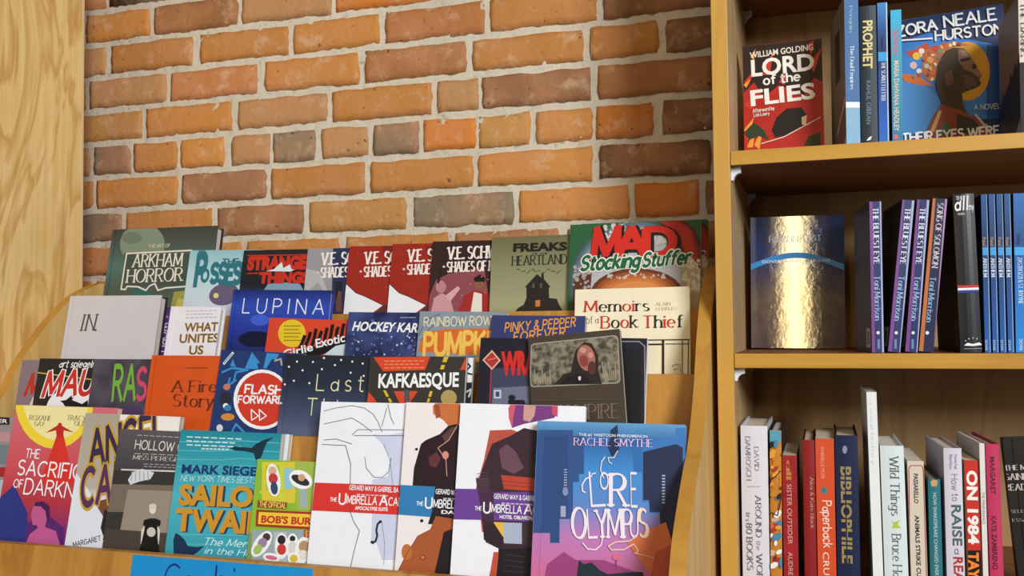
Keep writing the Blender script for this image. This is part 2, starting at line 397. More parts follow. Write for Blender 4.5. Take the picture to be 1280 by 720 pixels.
class Spine(Book):
    """book standing on a shelf with its spine to the front; bl, tl, tr: corners of the spine"""
    def __init__(s, name, label, bl, tl, tr, Y, zf, cover, side=None, hard=False, depth=.132, yaw=0, group='books on the bookcase shelves', w_=None, pages=None):
        s.name, s.label, s.group = name, label, group
        a = math.radians(yaw); Nn = Vector((math.sin(a), -math.cos(a), 0))
        b0 = hit(bl, (0, Y, 0), Vector((0, 1, 0))); b0.z = zf
        t0 = hit(tl, b0, Nn); V = (t0 - b0).normalized(); U = V.cross(Nn).normalized()
        t1 = hit(tr, b0, Nn); w_ = w_ or (t1 - t0).dot(U); h = (t0 - b0).length
        b0 += Vector((0, 0, max(0, -U.z * w_)))
        s.frame(b0 + U * w_/2, U, Nn, V, w_, h); s.t = depth
        cover = matify(cover); side = matify(side) if side else cover; pages = pages or PAGES
        mb = s.mb = MB(); pg = s.pg = MB(); x0, x1 = -w_/2, w_/2; s.sidem = side
        B = .0024 if hard else .0005; r = .003 if hard else .0005; D = depth
        if hard:   # gently rounded back
            n = 5; prof = [(x0 + w_ * i / n, .0016 * abs(2*i/n - 1) ** 2) for i in range(n + 1)]
            for (xa, ya), (xb, yb) in zip(prof, prof[1:]):
                mb.poly([(xa, ya + .0002, 0), (xb, yb + .0002, 0), (xb, yb + .0002, h), (xa, ya + .0002, h)], cover)
                mb.poly([(xa, ya + .0002, h), (xb, yb + .0002, h), (xb, B, h), (xa, B, h)], cover)
                mb.poly([(xa, ya + .0002, 0), (xb, yb + .0002, 0), (xb, B, 0), (xa, B, 0)], cover)
            mb.poly([(x0, .0018, 0), (x0, .0018, h), (x0, B, h), (x0, B, 0)], cover); mb.poly([(x1, .0018, 0), (x1, .0018, h), (x1, B, h), (x1, B, 0)], cover)
        else: mb.box(x0, x1, 0, B, 0, h, cover)
        mb.box(x0, x0 + B, B, D, 0, h, side); mb.box(x1 - B, x1, B, D, 0, h, side)
        pg.box(x0 + B, x1 - B, B, D - r, r, h - r, pages)
    def side_rect(s, m, y0, y1, f0, f1, k=1):
        x = -s.w/2 - .00004 * k
        s.mb.poly([(x, y0, s.h*f0), (x, y1, s.h*f0), (x, y1, s.h*f1), (x, y0, s.h*f1)][::-1], matify(m)); return s
    def side_poly(s, m, pts, k=1):
        x = -s.w/2 - .00004 * k
        s.mb.poly([(x, s.t*a, s.h*b_) for a, b_ in pts], matify(m)); return s
# ================================================================ the setting
DW = 1.66                      # distance of the brick wall
BRICKS = [(0,-1.498,-1.333,'o'),(1,-1.549,-1.444,'p'),(1,-1.431,-1.227,'o'),(1,-1.209,-1.002,'o'),(1,-.992,-.801,'o'),(2,-1.487,-1.291,'p'),(2,-1.281,-1.072,'r'),(2,-1.055,-.846,'o'),(2,-.834,-.624,'b'),(2,-.612,-.4,'o'),(2,-.388,-.265,'o'),(2,-.253,-.121,'d'),(3,-1.58,-1.353,'t'),(3,-1.341,-1.133,'o'),(3,-1.119,-.915,'p'),(3,-.905,-.694,'o'),(3,-.683,-.601,'p'),(3,-.594,-.387,'v'),(3,-.375,-.175,'b'),(4,-1.604,-1.485,'p'),(4,-1.474,-1.379,'g'),(4,-1.371,-1.263,'o'),(4,-1.256,-1.151,'o'),(4,-1.133,-1.043,'p'),(4,-1.036,-.942,'k'),(4,-.928,-.827,'p'),(4,-.816,-.721,'k'),(4,-.713,-.607,'O'),(4,-.601,-.501,'t'),(4,-.491,-.385,'o'),(4,-.379,-.277,'O'),(4,-.261,-.124,'d'),(5,-1.677,-1.477,'o'),(5,-1.467,-1.261,'o'),(5,-1.252,-1.053,'m'),(5,-1.041,-.834,'o'),(5,-.823,-.613,'o'),(5,-.603,-.386,'o'),(5,-.374,-.178,'d'),(6,-1.618,-1.401,'g'),(6,-1.391,-1.179,'o'),(6,-1.167,-.969,'v'),(6,-.955,-.748,'t'),(6,-.735,-.535,'k'),(6,-.525,-.321,'o'),(6,-.312,-.2,'O'),(6,-.189,-.077,'d'),(7,-1.561,-1.323,'r'),(7,-1.313,-1.11,'o'),(7,-1.096,-.889,'o'),(7,-.876,-.663,'o'),(7,-.652,-.449,'b'),(7,-.435,-.234,'d'),(7,-.223,-.06,'b'),(8,-1.587,-1.477,'O'),(8,-1.466,-1.264,'O'),(8,-1.252,-1.17,'o'),(8,-1.159,-1.048,'r'),(8,-1.037,-.83,'r'),(8,-.816,-.59,'o'),(8,-.576,-.367,'o')]
PITCH = .07164; ZM = .46700 + H       # height of the joint between courses 2 and 3
TONE = {'o': 'c98a48', 'O': 'cf7e36', 'p': 'bd8f60', 'r': 'bf7e4c', 'b': 'a37046', 'd': '7f5a3c', 't': 'bd8c4e', 'g': '8d765e', 'v': '94694a', 'm': 'a07354', 'k': '8b7d66'}
def build_wall():
    m, nt, b = nodes('old_brick')
    at = N(nt, 'ShaderNodeAttribute', attribute_name='tone')
    n1 = noise(nt, 9, 5); n2 = noise(nt, 70, 4); n3 = noise(nt, 24, 4, rough=.7)
    c = mix(nt, ramp(nt, n1, [(.42, (0,0,0,1)), (.68, (.55,.55,.55,1))]), at.outputs['Color'], lin('c98f66'))
    c = mix(nt, ramp(nt, n3, [(.55, (0,0,0,1)), (.74, (.6,.6,.6,1))]), c, lin('d8bc9c'))
    c = mix(nt, ramp(nt, n2, [(.27, (.8,.8,.8,1)), (.34, (0,0,0,1))]), c, lin('5a3520'))
    nt.links.new(c, b.inputs['Base Color']); b.inputs['Roughness'].default_value = .75; b.inputs['Specular IOR Level'].default_value = .25
    bump(nt, b, n2, .8, .003)
    mm, nt, b = nodes('lime_mortar')
    n2 = noise(nt, 60, 5, rough=.7); n1 = noise(nt, 8, 3)
    c = mix(nt, n1, lin('dcd5c4'), lin('c2b9a6')); c = mix(nt, ramp(nt, n2, [(.3, (.6,.6,.6,1)), (.42, (0,0,0,1))]), c, lin('8a7b66'))
    nt.links.new(c, b.inputs['Base Color']); b.inputs['Roughness'].default_value = .9; b.inputs['Specular IOR Level'].default_value = .1
    bump(nt, b, n2, .9, .004)
    bm = bmesh.new(); tone = bm.loops.layers.float_color.new('tone'); rd = random.Random(3)
    # mortar bed
    x0, x1, z0, z1 = -3.2, 1.7, 0.0, 2.75; step = .02
    zlo, zhi, xlo, xhi = ZM - .45, ZM + .32, -1.75, 0.0
    nx = int((xhi - xlo) / .011); nz = int((zhi - zlo) / .011); g = {}
    for i in range(nx + 1):
        for j in range(nz + 1):
            edge = i in (0, nx) or j in (0, nz)
            g[i, j] = bm.verts.new((xlo + (xhi-xlo)*i/nx, DW + .0045 + (0 if edge else rd.uniform(-.0034, .0026)), zlo + (zhi-zlo)*j/nz))
    for i in range(nx):
        for j in range(nz):
            f = bm.faces.new((g[i, j], g[i+1, j], g[i+1, j+1], g[i, j+1])); f.material_index = 1; f.smooth = True
    def flat(a, b_, c_, d):
        vs = [bm.verts.new((x, DW + .0045, z)) for x, z in ((a, c_), (b_, c_), (b_, d), (a, d))]; f = bm.faces.new(vs); f.material_index = 1
    flat(x0, xlo, z0, z1); flat(xhi, x1, z0, z1); flat(xlo, xhi, z0, zlo); flat(xlo, xhi, zhi, z1)
    back = [bm.verts.new((x, DW + .12, z)) for x, z in ((x0, z0), (x1, z0), (x1, z1), (x0, z1))]; bm.faces.new(back).material_index = 1
    def brick(xa, xb, zc, col, fine=True):
        L = xb - xa; hh = PITCH - .0135
        k = max(3, int(L / .009)) if fine else 1; r = 4 if fine else 1
        fv = rd.uniform(.84, 1.08); cl = [c_ * fv for c_ in lin(TONE[col])[:3]] + [1]
        g = {}; tilt = rd.uniform(-.0012, .0012); out = rd.uniform(-.001, .0018)
        ea = [rd.uniform(-.0026, .0026) for _ in range(k + 1)]; eb = [rd.uniform(-.0026, .0026) for _ in range(k + 1)]
        for e_ in (ea, eb):       # ragged but not saw-toothed
            q_ = e_[:]
            for i in range(k + 1): e_[i] = 1.35 * (q_[max(i-1, 0)] + q_[i] + q_[min(i+1, k)] + q_[min(i+2, k)]) / 4
        for i in range(k + 1):
            for j in range(r + 1):
                u, v = i / k, j / r
                x = xa + L*u; z = zc - hh/2 + hh*v + (ea[i]*(1-v) + eb[i]*v if fine else 0)
                y = DW - out + tilt * (u - .5) + (rd.uniform(-.0007, .0007) if fine else 0)
                if fine:
                    du = min(u, 1-u)*L; dv = min(v, 1-v)*hh
                    if i in (0, k): x += (1 if i == 0 else -1) * (.0004 + (.0018 if j in (0, r) else 0)) + rd.uniform(-.0016, .0016)
                    if i in (0, k) or j in (0, r): y += .0013
                g[i, j] = bm.verts.new((x, y, z))
        fs = []
        for i in range(k):
            for j in range(r): fs.append(bm.faces.new((g[i, j], g[i+1, j], g[i+1, j+1], g[i, j+1])))
        ring = [g[i, 0] for i in range(k + 1)] + [g[k, j] for j in range(1, r + 1)] + [g[i, r] for i in range(k - 1, -1, -1)] + [g[0, j] for j in range(r - 1, 0, -1)]
        rb = [bm.verts.new((v.co.x, DW + .02, v.co.z)) for v in ring]
        for i in range(len(ring)):
            j = (i + 1) % len(ring); f = bm.faces.new((ring[j], ring[i], rb[i], rb[j])); f.smooth = True
            for l in f.loops: l[tone] = cl
        for f in fs:
            f.smooth = True
            for l in f.loops: l[tone] = cl
    rows = {}
    for c, a, b_, t in BRICKS: rows.setdefault(c, []).append((a, b_, t))
    keys = 'oooOprbtdvk'
    for c in range(-8, 27):
        zc = ZM + (2.5 - c) * PITCH
        if zc < .03 or zc > 2.72: continue
        mine = sorted(rows.get(c, []))
        for a, b_, t in mine: brick(a, b_, zc, t)
        lo = mine[0][0] if mine else -.9 + (c % 2) * .105; hi = mine[-1][1] if mine else lo - .0105
        fine = 0 <= c <= 10
        x = lo - .0105
        while x > x0 + .05: brick(max(x - .203, x0), x, zc, rd.choice(keys), fine and x > -1.7); x -= .2135
        x = hi + .0105
        while x < x1 - .05: brick(x, min(x + .203, x1), zc, rd.choice(keys), fine and x < -.1); x += .2135
    me = bpy.data.meshes.new('wall_back'); bm.normal_update(); bm.to_mesh(me); bm.free()
    me.materials.append(m); me.materials.append(mm)
    o = bpy.data.objects.new('wall_back', me); C.objects.link(o); o['kind'] = 'structure'
build_wall()
mb = MB(); fl = wood('floor_boards', '8a6238', '7a5530', '6c4a29', .45, 5, 'x', .1); mb.box(-3.2, 1.7, -.6, DW - .0001, -.05, -.0004, fl); mb.build('floor', kind='structure')

# ---- tall plywood cabinet at the left edge, its side towards the rack
cab = thing('plywood_cabinet', 'tall pale plywood cabinet side with flame grain at the left edge', 'cabinet', mw=Matrix.Translation((-1.365, 1.51, 0)))
def bx(name, parent, x0, x1, y0, y1, z0, z1, m, bevel=0):
    o = MB(); p = parent.matrix_world.translation
    o.box(x0 - p.x, x1 - p.x, y0 - p.y, y1 - p.y, z0 - p.z, z1 - p.z, m); return o.build(name, parent, bevel)
pl = bx('side_panel', cab, -1.385, -1.365, .95, 1.505, .0, 2.45, W_PLY)
bx('edge_strip', cab, -1.3855, -1.3645, 1.505, 1.51, .0, 2.45, ink('e6cfa0', .5)).parent = pl
bx('side_panel', cab, -2.10, -2.08, .95, 1.51, .0, 2.45, W_PLY)
bx('back_panel', cab, -2.08, -1.385, 1.499, 1.51, .0, 2.45, W_PLY)
for z in (.06, .5, .95, 1.4, 1.85, 2.43): bx('shelf', cab, -2.08, -1.385, .96, 1.499, z, z + .02, W_PLY)

# ---- stepped display rack
XR, XL = -.163, -1.306
rack = thing('display_rack', 'stepped plywood book display rack with curved sides against the brick wall', 'display rack', mw=Matrix.Translation((-.715, 1.3, 0)))
PROF = [(.985, -H), (.985, -.42), (1.00, -.33), (1.032, -.268), (1.058, -.235), (1.104, -.202), (1.147, -.176), (1.191, -.152), (1.233, -.116), (1.262, -.081), (1.287, -.039), (1.306, -.010), (1.332, .021), (1.366, .050), (1.405, .073), (1.45, .086), (1.50, .090), (1.64, .088), (1.64, -H)]
def cr(pts, n=4):
    out = []
    for i in range(len(pts) - 1):
        p0, p1, p2, p3 = pts[max(i-1, 0)], pts[i], pts[i+1], pts[min(i+2, len(pts)-1)]
        for k in range(n):
            t = k / n
            out.append(tuple(.5*((2*p1[a]) + (-p0[a]+p2[a])*t + (2*p0[a]-5*p1[a]+4*p2[a]-p3[a])*t*t + (-p0[a]+3*p1[a]-3*p2[a]+p3[a])*t**3) for a in (0, 1)))
    return out + [pts[-1]]
prof = [PROF[0]] + cr(PROF[1:17]) + PROF[17:]
PLEFT = [(.985, -H), (.985, -.42), (1.00, -.33), (1.04, -.272), (1.12, -.205), (1.20, -.150), (1.255, -0.101), (1.273, -0.070), (1.300, -0.036), (1.330, -0.002), (1.356, 0.022), (1.403, 0.059), (1.453, 0.081), (1.494, 0.090), (1.54, .092), (1.60, .090), (1.64, .088), (1.64, -H)]
profl = [PLEFT[0]] + cr(PLEFT[1:-2]) + PLEFT[-2:]
for xa, xb, pf in ((XR, XR + .018, prof), (XL, XL + .018, profl)):
    o = MB(); o.prism([(y - 1.3, z + H) for y, z in pf], xa + .715, xb + .715, W_RACK, W_EDGE); o.build('side_panel', rack)
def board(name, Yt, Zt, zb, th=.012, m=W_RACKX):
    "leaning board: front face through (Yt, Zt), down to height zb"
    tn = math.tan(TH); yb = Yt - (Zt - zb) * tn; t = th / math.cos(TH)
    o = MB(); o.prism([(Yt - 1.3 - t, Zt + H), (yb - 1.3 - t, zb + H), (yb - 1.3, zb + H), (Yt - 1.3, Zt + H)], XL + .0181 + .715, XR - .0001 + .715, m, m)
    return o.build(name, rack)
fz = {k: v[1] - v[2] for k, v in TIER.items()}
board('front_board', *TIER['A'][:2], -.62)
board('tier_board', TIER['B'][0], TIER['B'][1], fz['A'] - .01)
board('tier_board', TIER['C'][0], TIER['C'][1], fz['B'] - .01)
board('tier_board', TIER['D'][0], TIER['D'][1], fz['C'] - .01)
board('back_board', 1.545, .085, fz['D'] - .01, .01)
ks = ['A', 'B', 'C', 'D', None]
for k, k2 in zip(ks, ks[1:]):
    tn = math.tan(TH); Yk, Zk, dk = TIER[k]; z = fz[k]; ya = Yk - dk * tn
    if k2: Y2, Z2, _ = TIER[k2]
    else: Y2, Z2 = 1.545, .085
    yb = Y2 - (Z2 - z) * tn - .0125
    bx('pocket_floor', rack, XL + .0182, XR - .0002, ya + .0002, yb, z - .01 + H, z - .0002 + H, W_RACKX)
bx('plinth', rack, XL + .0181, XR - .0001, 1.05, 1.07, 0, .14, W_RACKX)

# ---- oak bookcase at the right
BX0, BX1, BY = -.1364, .80, 1.30
bc = thing('bookcase', 'honey oak bookcase with adjustable shelves standing right of the display rack', 'bookcase', mw=Matrix.Translation((.33, 1.48, 0)))
def banded(a, b_):   # the band is glued to its panel: thing > part > sub-part
    b_.parent = a; return a
banded(bx('side_panel', bc, BX0, -.1148, BY + .004, 1.655, 0, 2.5, W_SIDE), bx('edge_band', bc, BX0, -.1148, BY, BY + .004, 0, 2.5, W_BAND, .0008))
banded(bx('side_panel', bc, BX1 - .0216, BX1, BY + .004, 1.655, 0, 2.5, W_SIDE), bx('edge_band', bc, BX1 - .0216, BX1, BY, BY + .004, 0, 2.5, W_BAND, .0008))
bx('back_panel', bc, -.1148, BX1 - .0216, 1.645, 1.655, .05, 2.5, W_BACK)
ST = [-.345, -.0398, .2296, .531, .80]   # tops of the shelves seen, relative to the eye
for z in ST + [-.66, -.97, -1.28]:
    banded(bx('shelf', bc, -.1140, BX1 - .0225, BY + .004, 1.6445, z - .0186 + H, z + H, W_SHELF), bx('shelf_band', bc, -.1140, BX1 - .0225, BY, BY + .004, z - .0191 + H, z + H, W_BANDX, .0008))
WHITE = ink('dfe4ea', .35)
for z in ST[:-1]:
    for y in (BY + .016, 1.60):
        o = MB(); zz = z - .0191 + H; px, py = .33, 1.48
        xz = [(-.1148, 0), (-.1020, 0), (-.1020, -.008)] + [(-.1020 - .0098 * math.sin(t), -.018 + .010 * math.cos(t)) for t in (.3, .65, 1.0, 1.3, 1.57)] + [(-.1148, -.018)]
        fr_ = [(x - px, y - py, zz + dz) for x, dz in xz]; bk = [(x - px, y + .012 - py, zz + dz) for x, dz in xz]
        o.poly(fr_[::-1], WHITE); o.poly(bk, WHITE)
        for q in range(len(xz)): o.poly((fr_[q], fr_[(q + 1) % len(xz)], bk[(q + 1) % len(xz)], bk[q]), WHITE)
        o.build('shelf_clip', bc)
# ================================================================ books on the display rack
WH = 'f2f4f7'; BK = '17151a'
PB, HB = 'paperback_book', 'hardcover_book'
# ---------------- front row
b = Face(PB, 'book cut off by the left edge of the photo, grey cover, front row', 'A', .018, 5.5, (-1, 521), (76, 525), .008, '8d8a90')
b.rect('232126', -70, 512, 12, 531).text('READER', (-30, 527), (9, 529), 5, WH).rect('b98d94', -70, 540, 12, 552).rect('6d7f86', -70, 556, 12, 580).rect('a3262a', -70, 584, 12, 596).rect('aebccb', -70, 600, 12, 640).done()

b = Face(PB, 'pink cover with a red flying figure in a yellow sun, far left of front row', 'A', .002, 5.5, (20, 506), (147, 510), .013,
         ink_gradient(((.0, '3a2f86'), (.16, '6a2c78'), (.38, 'b03442'), (.62, 'c8505a'), (1, 'cc6c74'))))
b.disc('f0d53c', (68, 500), 49, 61).disc('efe6a6', (70, 498), 41, 52)
b.poly('d8342a', (72, 541), (79, 541), (93, 605), (50, 605)).poly('c02a26', (57, 541), (70, 533), (74, 530), (79, 533), (93, 541), (80, 538), (79, 546), (71, 546), (70, 538)).disc('c02a26', (75, 531), 2.6)
b.poly('2c3684', (0, 622), (18, 606), (34, 640), (36, 690), (-6, 690)).poly('5a2470', (34, 655), (56, 640), (80, 660), (78, 690), (30, 690))
b.fr(0, 540, 4).poly('c25c94', (135, 545), (150, 510), (190, 480), (185, 465), (165, 465), (160, 440), (156, 415), (170, 360), (215, 350), (240, 390), (235, 440), (225, 475), (280, 495), (300, 560), (300, 580), (130, 580))
b.poly('4a1c52', (168, 370), (180, 350), (215, 346), (248, 370), (250, 430), (238, 450), (228, 395), (205, 372)).fr()
b.text('ROXANE', (37, 525), (64, 526), 6, '6e5a34', 's', .13, 'author_name').text('GAY', (43, 532), (55, 533), 5.5, '6e5a34', 's', .13, 'author_name').text('TRACY', (84, 525), (107, 526), 6, '6e5a34', 's', .13, 'author_name').text('OLIVER', (93, 532), (117, 533), 5.5, '6e5a34', 's', .13, 'author_name')
b.text('THE', (32, 572), (49, 573), 11, WH, 'h', .13).text('SACRIFICE', (22, 593), (113, 600), 18, WH, 'h', .12).text('OF', (17, 609), (28, 610), 10, WH, 'h', .14).text('DARKNESS', (30, 617), (124, 626), 19, WH, 'h', .11).done()

b = Face(HB, 'pale cover with slanted gold and purple block letters and a winged design, front row', 'A', .002, 5.5, (107, 516), (226, 521), .012,
         ink_gradient(((0, 'cfdbe8'), (.42, 'dfe6ee'), (.52, 'b6ac9e'), (1, 'aaa292'))), 'c3bbaf', True)
b.rect('ece9e4', 150, 512, 232, 600)
b.poly('e2e8f2', (88, 596), (96, 592), (130, 640), (134, 690), (70, 690))
b.poly('3d6ea4', (143, 566), (150, 566), (156, 590), (141, 600)).poly(WH, (140, 602), (157, 588), (170, 590), (170, 640), (146, 636), (138, 622)).poly('7a4a34', (118, 628), (138, 622), (142, 640), (132, 650)).poly('b98480', (134, 650), (158, 630), (170, 640), (168, 690), (128, 690))
b.poly('3c8a64', (122, 690), (134, 680), (150, 678), (165, 676), (165, 692)).poly('2a241e', (131, 636), (136, 640), (130, 672), (126, 660))
b.text('ANGEL', (113, 583), (205, 560), 42, 'c8a02c', 'h', .36, shear=.1).text('ANGEL', (113, 583), (205, 560), 42, '3b2c4c', 'h', .20, shear=.1)
b.text('CATBIRD', (102, 632), (215, 612), 43, 'c8a02c', 'h', .36, shear=.1).text('CATBIRD', (102, 632), (215, 612), 43, '57315e', 'h', .20, shear=.1)
b.text('MARGARET ATWOOD', (92, 684), (158, 668), 6, '3a342c', 'h', .15, 'author_name').done()

b = Face(PB, 'dark grey cover with a sepia photo of a standing child in black, front row', 'A', .002, 5.5, (150, 536), (262, 541), .010, ink_gradient(((0, '55493f'), (.4, '6a6460'), (.66, '3c3a3e'), (1, '5a5458'))))
b.rect('37332f', 120, 588, 280, 700).poly('776a5d', (135, 605), (232, 607), (228, 640), (128, 640)).poly('9a8c7c', (160, 612), (222, 614), (219, 668), (150, 664)).poly('4b4038', (120, 660), (232, 668), (232, 700), (115, 700))
b.line('d8d6d2', 1.6, (152, 587), (245, 590))
b.poly('d6dade', (160, 600), (166, 590), (178, 586), (193, 591), (188, 599), (174, 602), (163, 606))
for i in range(5): b.line('8b9298', .8, (165 + i*5, 589 + (i % 2)), (164 + i*5.4, 601))
b.fr(0, 540, 4)
b.poly('d8d0c4', (708, 490), (722, 470), (730, 560), (716, 572), (704, 560)).poly('d8d0c4', (790, 470), (802, 490), (796, 560), (784, 572), (776, 555))
b.poly('15130f', (722, 440), (750, 432), (780, 432), (806, 444), (802, 470), (788, 472), (790, 540), (800, 605), (694, 605), (712, 540), (728, 470), (716, 466))
b.disc('e2dbcf', (765, 388), 17, 22).disc('d9d0c0', (766, 372), 19, 14).disc('cfc8bc', (758, 500), 22, 24).fr()
b.text('HOLLOW CITY', (169, 561), (247, 566), 11, 'dcd8d4', 'h', .13).blurb('a8a4a0', (172, 544), (226, 547), 1, 3, .6).blurb('a8a4a0', (168, 567), (240, 570), 1, 3, .6)
b.text('MISS PEREGRINE', (167, 574), (238, 578), 5, 'c8c4c0', 's', .15, 'subtitle').blurb('a8a4a0', (180, 580), (228, 582), 2, 3, .5).done()

b = Face(PB, 'plain white edge of a book behind the teal cover, front row', 'A', .035, 4, (296, 540), (362, 543), .010, 'e4e8ee'); b.done()

b = Face(PB, 'teal cover with gold block letters over water and a dark diving shape, front row', 'A', .002, 5.5, (226, 537), (352, 542), .012,
         ink_gradient(((0, '2f8fa6'), (.3, '3aa3b4'), (.55, '4bb0bd'), (.85, '2b97a8'), (1, '1f8496'))), '2a8799')
for i, y in enumerate((552, 563, 574, 583, 610, 640, 668, 680)):
    b.line('5fbcc6', 1.0, (222, y), (262 + 7*i, y + 1), (300, y - 1), (350, y + 2))
b.blurb('d6eef0', (233, 546), (304, 549), 3, 5, .7).blurb('d6eef0', (252, 561), (287, 562), 1, 4, .8)
b.fr(280, 400, 4).poly('12303f', (30, 640), (60, 632), (140, 640), (160, 620), (200, 600), (250, 585), (215, 612), (200, 650), (185, 690), (160, 700), (150, 665), (100, 655), (55, 652)).fr()
b.fr(0, 540, 4).poly('16304e', (868, 540), (880, 505), (900, 515), (925, 540), (940, 570), (985, 575), (1022, 570), (990, 600), (960, 620), (870, 612)).fr()
b.text('MARK SIEGEL', (227, 591), (330, 595), 11, '17366a', 'b', .03, 'author_name').text('NEW YORK TIMES BESTSELLER', (226, 601), (344, 605), 7, 'a6dbe0', 'h', .16, 'caption', .2)
for dx, c in ((2.6, '1d3a5c'), (0, 'cf9426')):
    b.text('SAILOR', (223 + dx, 630 + dx*.4), (340 + dx, 634 + dx*.4), 25, c, 'b', .045).text('TWAIN', (218 + dx, 662 + dx*.4), (334 + dx, 667 + dx*.4), 27, c, 'b', .045)
b.text('The Mermaid', (254, 681), (338, 686), 9, 'cfeef0', 'h', .11, 'subtitle', .4).text('in the Hudson', (256, 692), (344, 697), 8, 'cfeef0', 'h', .11, 'subtitle', .4).done()

b = Face(PB, 'bright green and yellow sticker book cover with a red lettered plate, front row', 'A', .002, 5.5, (322, 574), (420, 578.5), .007, '8dbb34')
b.fr(280, 540, 4)
b.rect('d8c93a', 190, 150, 355, 355).rect('a8c63a', 210, 168, 290, 290).rect('8fc7dc', 300, 180, 345, 285).rect('c9d838', 280, 150, 300, 355).rect('d8c93a', 180, 292, 360, 308).rect('9fb94c', 360, 140, 480, 390).rect('9fb0b4', 380, 265, 415, 380)
b.rect('9aa8ae', 135, 490, 460, 680).rect('b4c0c4', 250, 500, 315, 680).rect('7f9a58', 110, 500, 140, 680)
def sticker(c, rx, ry, cols, rot=0):
    b.disc(WH, c, rx + 9, ry + 9, rot=rot, n=18)
    for i, (cc, dy, fx, fy) in enumerate(cols):
        r = math.radians(rot); b.disc(cc, (c[0] - math.sin(r)*dy*ry, c[1] + math.cos(r)*dy*ry), rx*fx, ry*fy, rot=rot, n=14)
sticker((248, 240), 26, 74, (('d8b08a', -.62, .8, .3), ('c23c3c', -.1, .9, .36), ('34466a', .55, .7, .45)), -6)
sticker((385, 238), 52, 36, (('2b2a30', .1, .95, .6), ('d2a07c', -.3, .35, .5)), 25)
sticker((190, 560), 28, 66, (('4a3430', -.65, .7, .3), ('9a86a8', -.1, .8, .4), ('a9c060', .5, .7, .42)), 35)
sticker((290, 570), 24, 56, (('26232a', -.55, .85, .42), ('c83a34', .3, .95, .5)), 0)
sticker((345, 575), 24, 60, (('2a262a', -.7, .6, .25), ('dcd6d0', .1, .9, .62)), 0)
sticker((400, 590), 34, 60, (('b8936c', -.3, .8, .5), ('e4e0d8', .4, .8, .4)), 10)
sticker((352, 632), 22, 22, (('e0c040', 0, .9, .9),)); sticker((240, 628), 34, 14, (('d86a90', 0, .9, .8),), 10)
b.poly('8a4a1e', (172, 342), (318, 352), (316, 386), (170, 376)).text('THE OFFICIAL', (180, 372), (312, 381), 24, 'f0c860', 'h', .2, 'caption')
b.poly('a82c1c', (166, 388), (470, 402), (466, 488), (162, 470)).poly('efc93c', (178, 400), (470, 413), (466, 476), (174, 460)).text("BOB'S BURGERS", (188, 452), (560, 470), 36, 'bf2f20', 'b', .04).poly('b03a20', (404, 490), (470, 494), (470, 530), (404, 526)).text('STICKER BOOK', (410, 520), (560, 528), 24, 'f0c860', 'h', .2, 'caption').fr().done()

# three white comics with a coloured band
def comic(label, tl, tr, band, bandpx, tx, ty, sub, cover='eef1f8'):
    b = Face(PB, label, 'A', .002, 5.0, tl, tr, .009, cover, 'e6eaf2', pages=PAGES_W, group='white comics with a coloured title band')
    return b
def comic_title(b, x, y, k, sub):
    b.text('GERARD WAY & GABRIEL BA', (x + 13, y - 17), (x + 74, y - 13.5), 5.5, 'e8e6ee', 'h', .2, 'author_name').blurb('cfc6d6', (x + 22, y - 11), (x + 62, y - 9), 1, 3, .7)
    b.text('THE', (x - 11, y - 2.5), (x - 3, y - 2.2), 4.5, WH, 'h', .2).text('U', (x, y + 1), (x + 8, y + 1.3), 13, WH, 'h', .17).text('MBRELLA', (x + 10, y), (x + 47, y + 2), 9.5, WH, 'h', .16).text('A', (x + 51, y + 2.5), (x + 60, y + 3), 12.5, WH, 'h', .17).text('CADEMY', (x + 62, y + 2.5), (x + 97, y + 4.5), 9.5, WH, 'h', .16)
    b.text(sub, (x + 20, y + 8), (x + 61, y + 10), 4.5, WH, 'b', .03, 'subtitle')
b = comic('white comic with red band and faint line drawing, left of the three banded comics', (402, 502), (547, 505), None, None, 0, 0, '')
b.fr(280, 540, 4).poly('ccd2ea', (742, 10), (800, 20), (900, 0), (960, 40), (960, 640), (790, 640), (765, 560), (735, 540), (742, 400), (740, 240), (820, 220), (830, 130), (790, 60))
b.fr(280, 400, 4)
for pts in (((500, 455), (560, 440), (640, 428), (700, 440), (745, 470), (770, 510), (790, 560)), ((500, 520), (640, 490), (690, 520), (740, 560)), ((640, 575), (670, 548), (905, 550)), ((650, 578), (900, 578)), ((500, 600), (560, 595), (640, 620)), ((490, 622), (608, 628), (634, 720)), ((820, 420), (835, 490), (850, 520)), ((790, 530), (815, 440))): b.line('5d6070', 3.2, *pts)
b.fr(280, 540, 4)
b.line('4c5060', 3.2, (608, 66), (634, 160), (628, 390), (650, 450), (678, 495), (650, 600), (630, 690)).line('4c5060', 2.6, (705, 125), (712, 180), (750, 226), (790, 228), (824, 200), (836, 130))
b.line('8f96ae', 2.4, (800, 60), (830, 140), (850, 300)).line('8f96ae', 2.4, (790, 450), (805, 560), (800, 660))
b.poly('d8342c', (455, 253), (1100, 275), (1080, 424), (440, 392)).line('8c2a28', 2, (634, 258), (632, 396))
b.fr(); comic_title(b, 424, 629, 1, 'APOCALYPSE SUITE')
b.fr(280, 540, 4).line('15172c', 9, (786, 446), (770, 460), (764, 490), (768, 520), (760, 545), (745, 556)).disc('15172c', (784, 448), 7).disc('15172c', (742, 550), 7).fr().done()

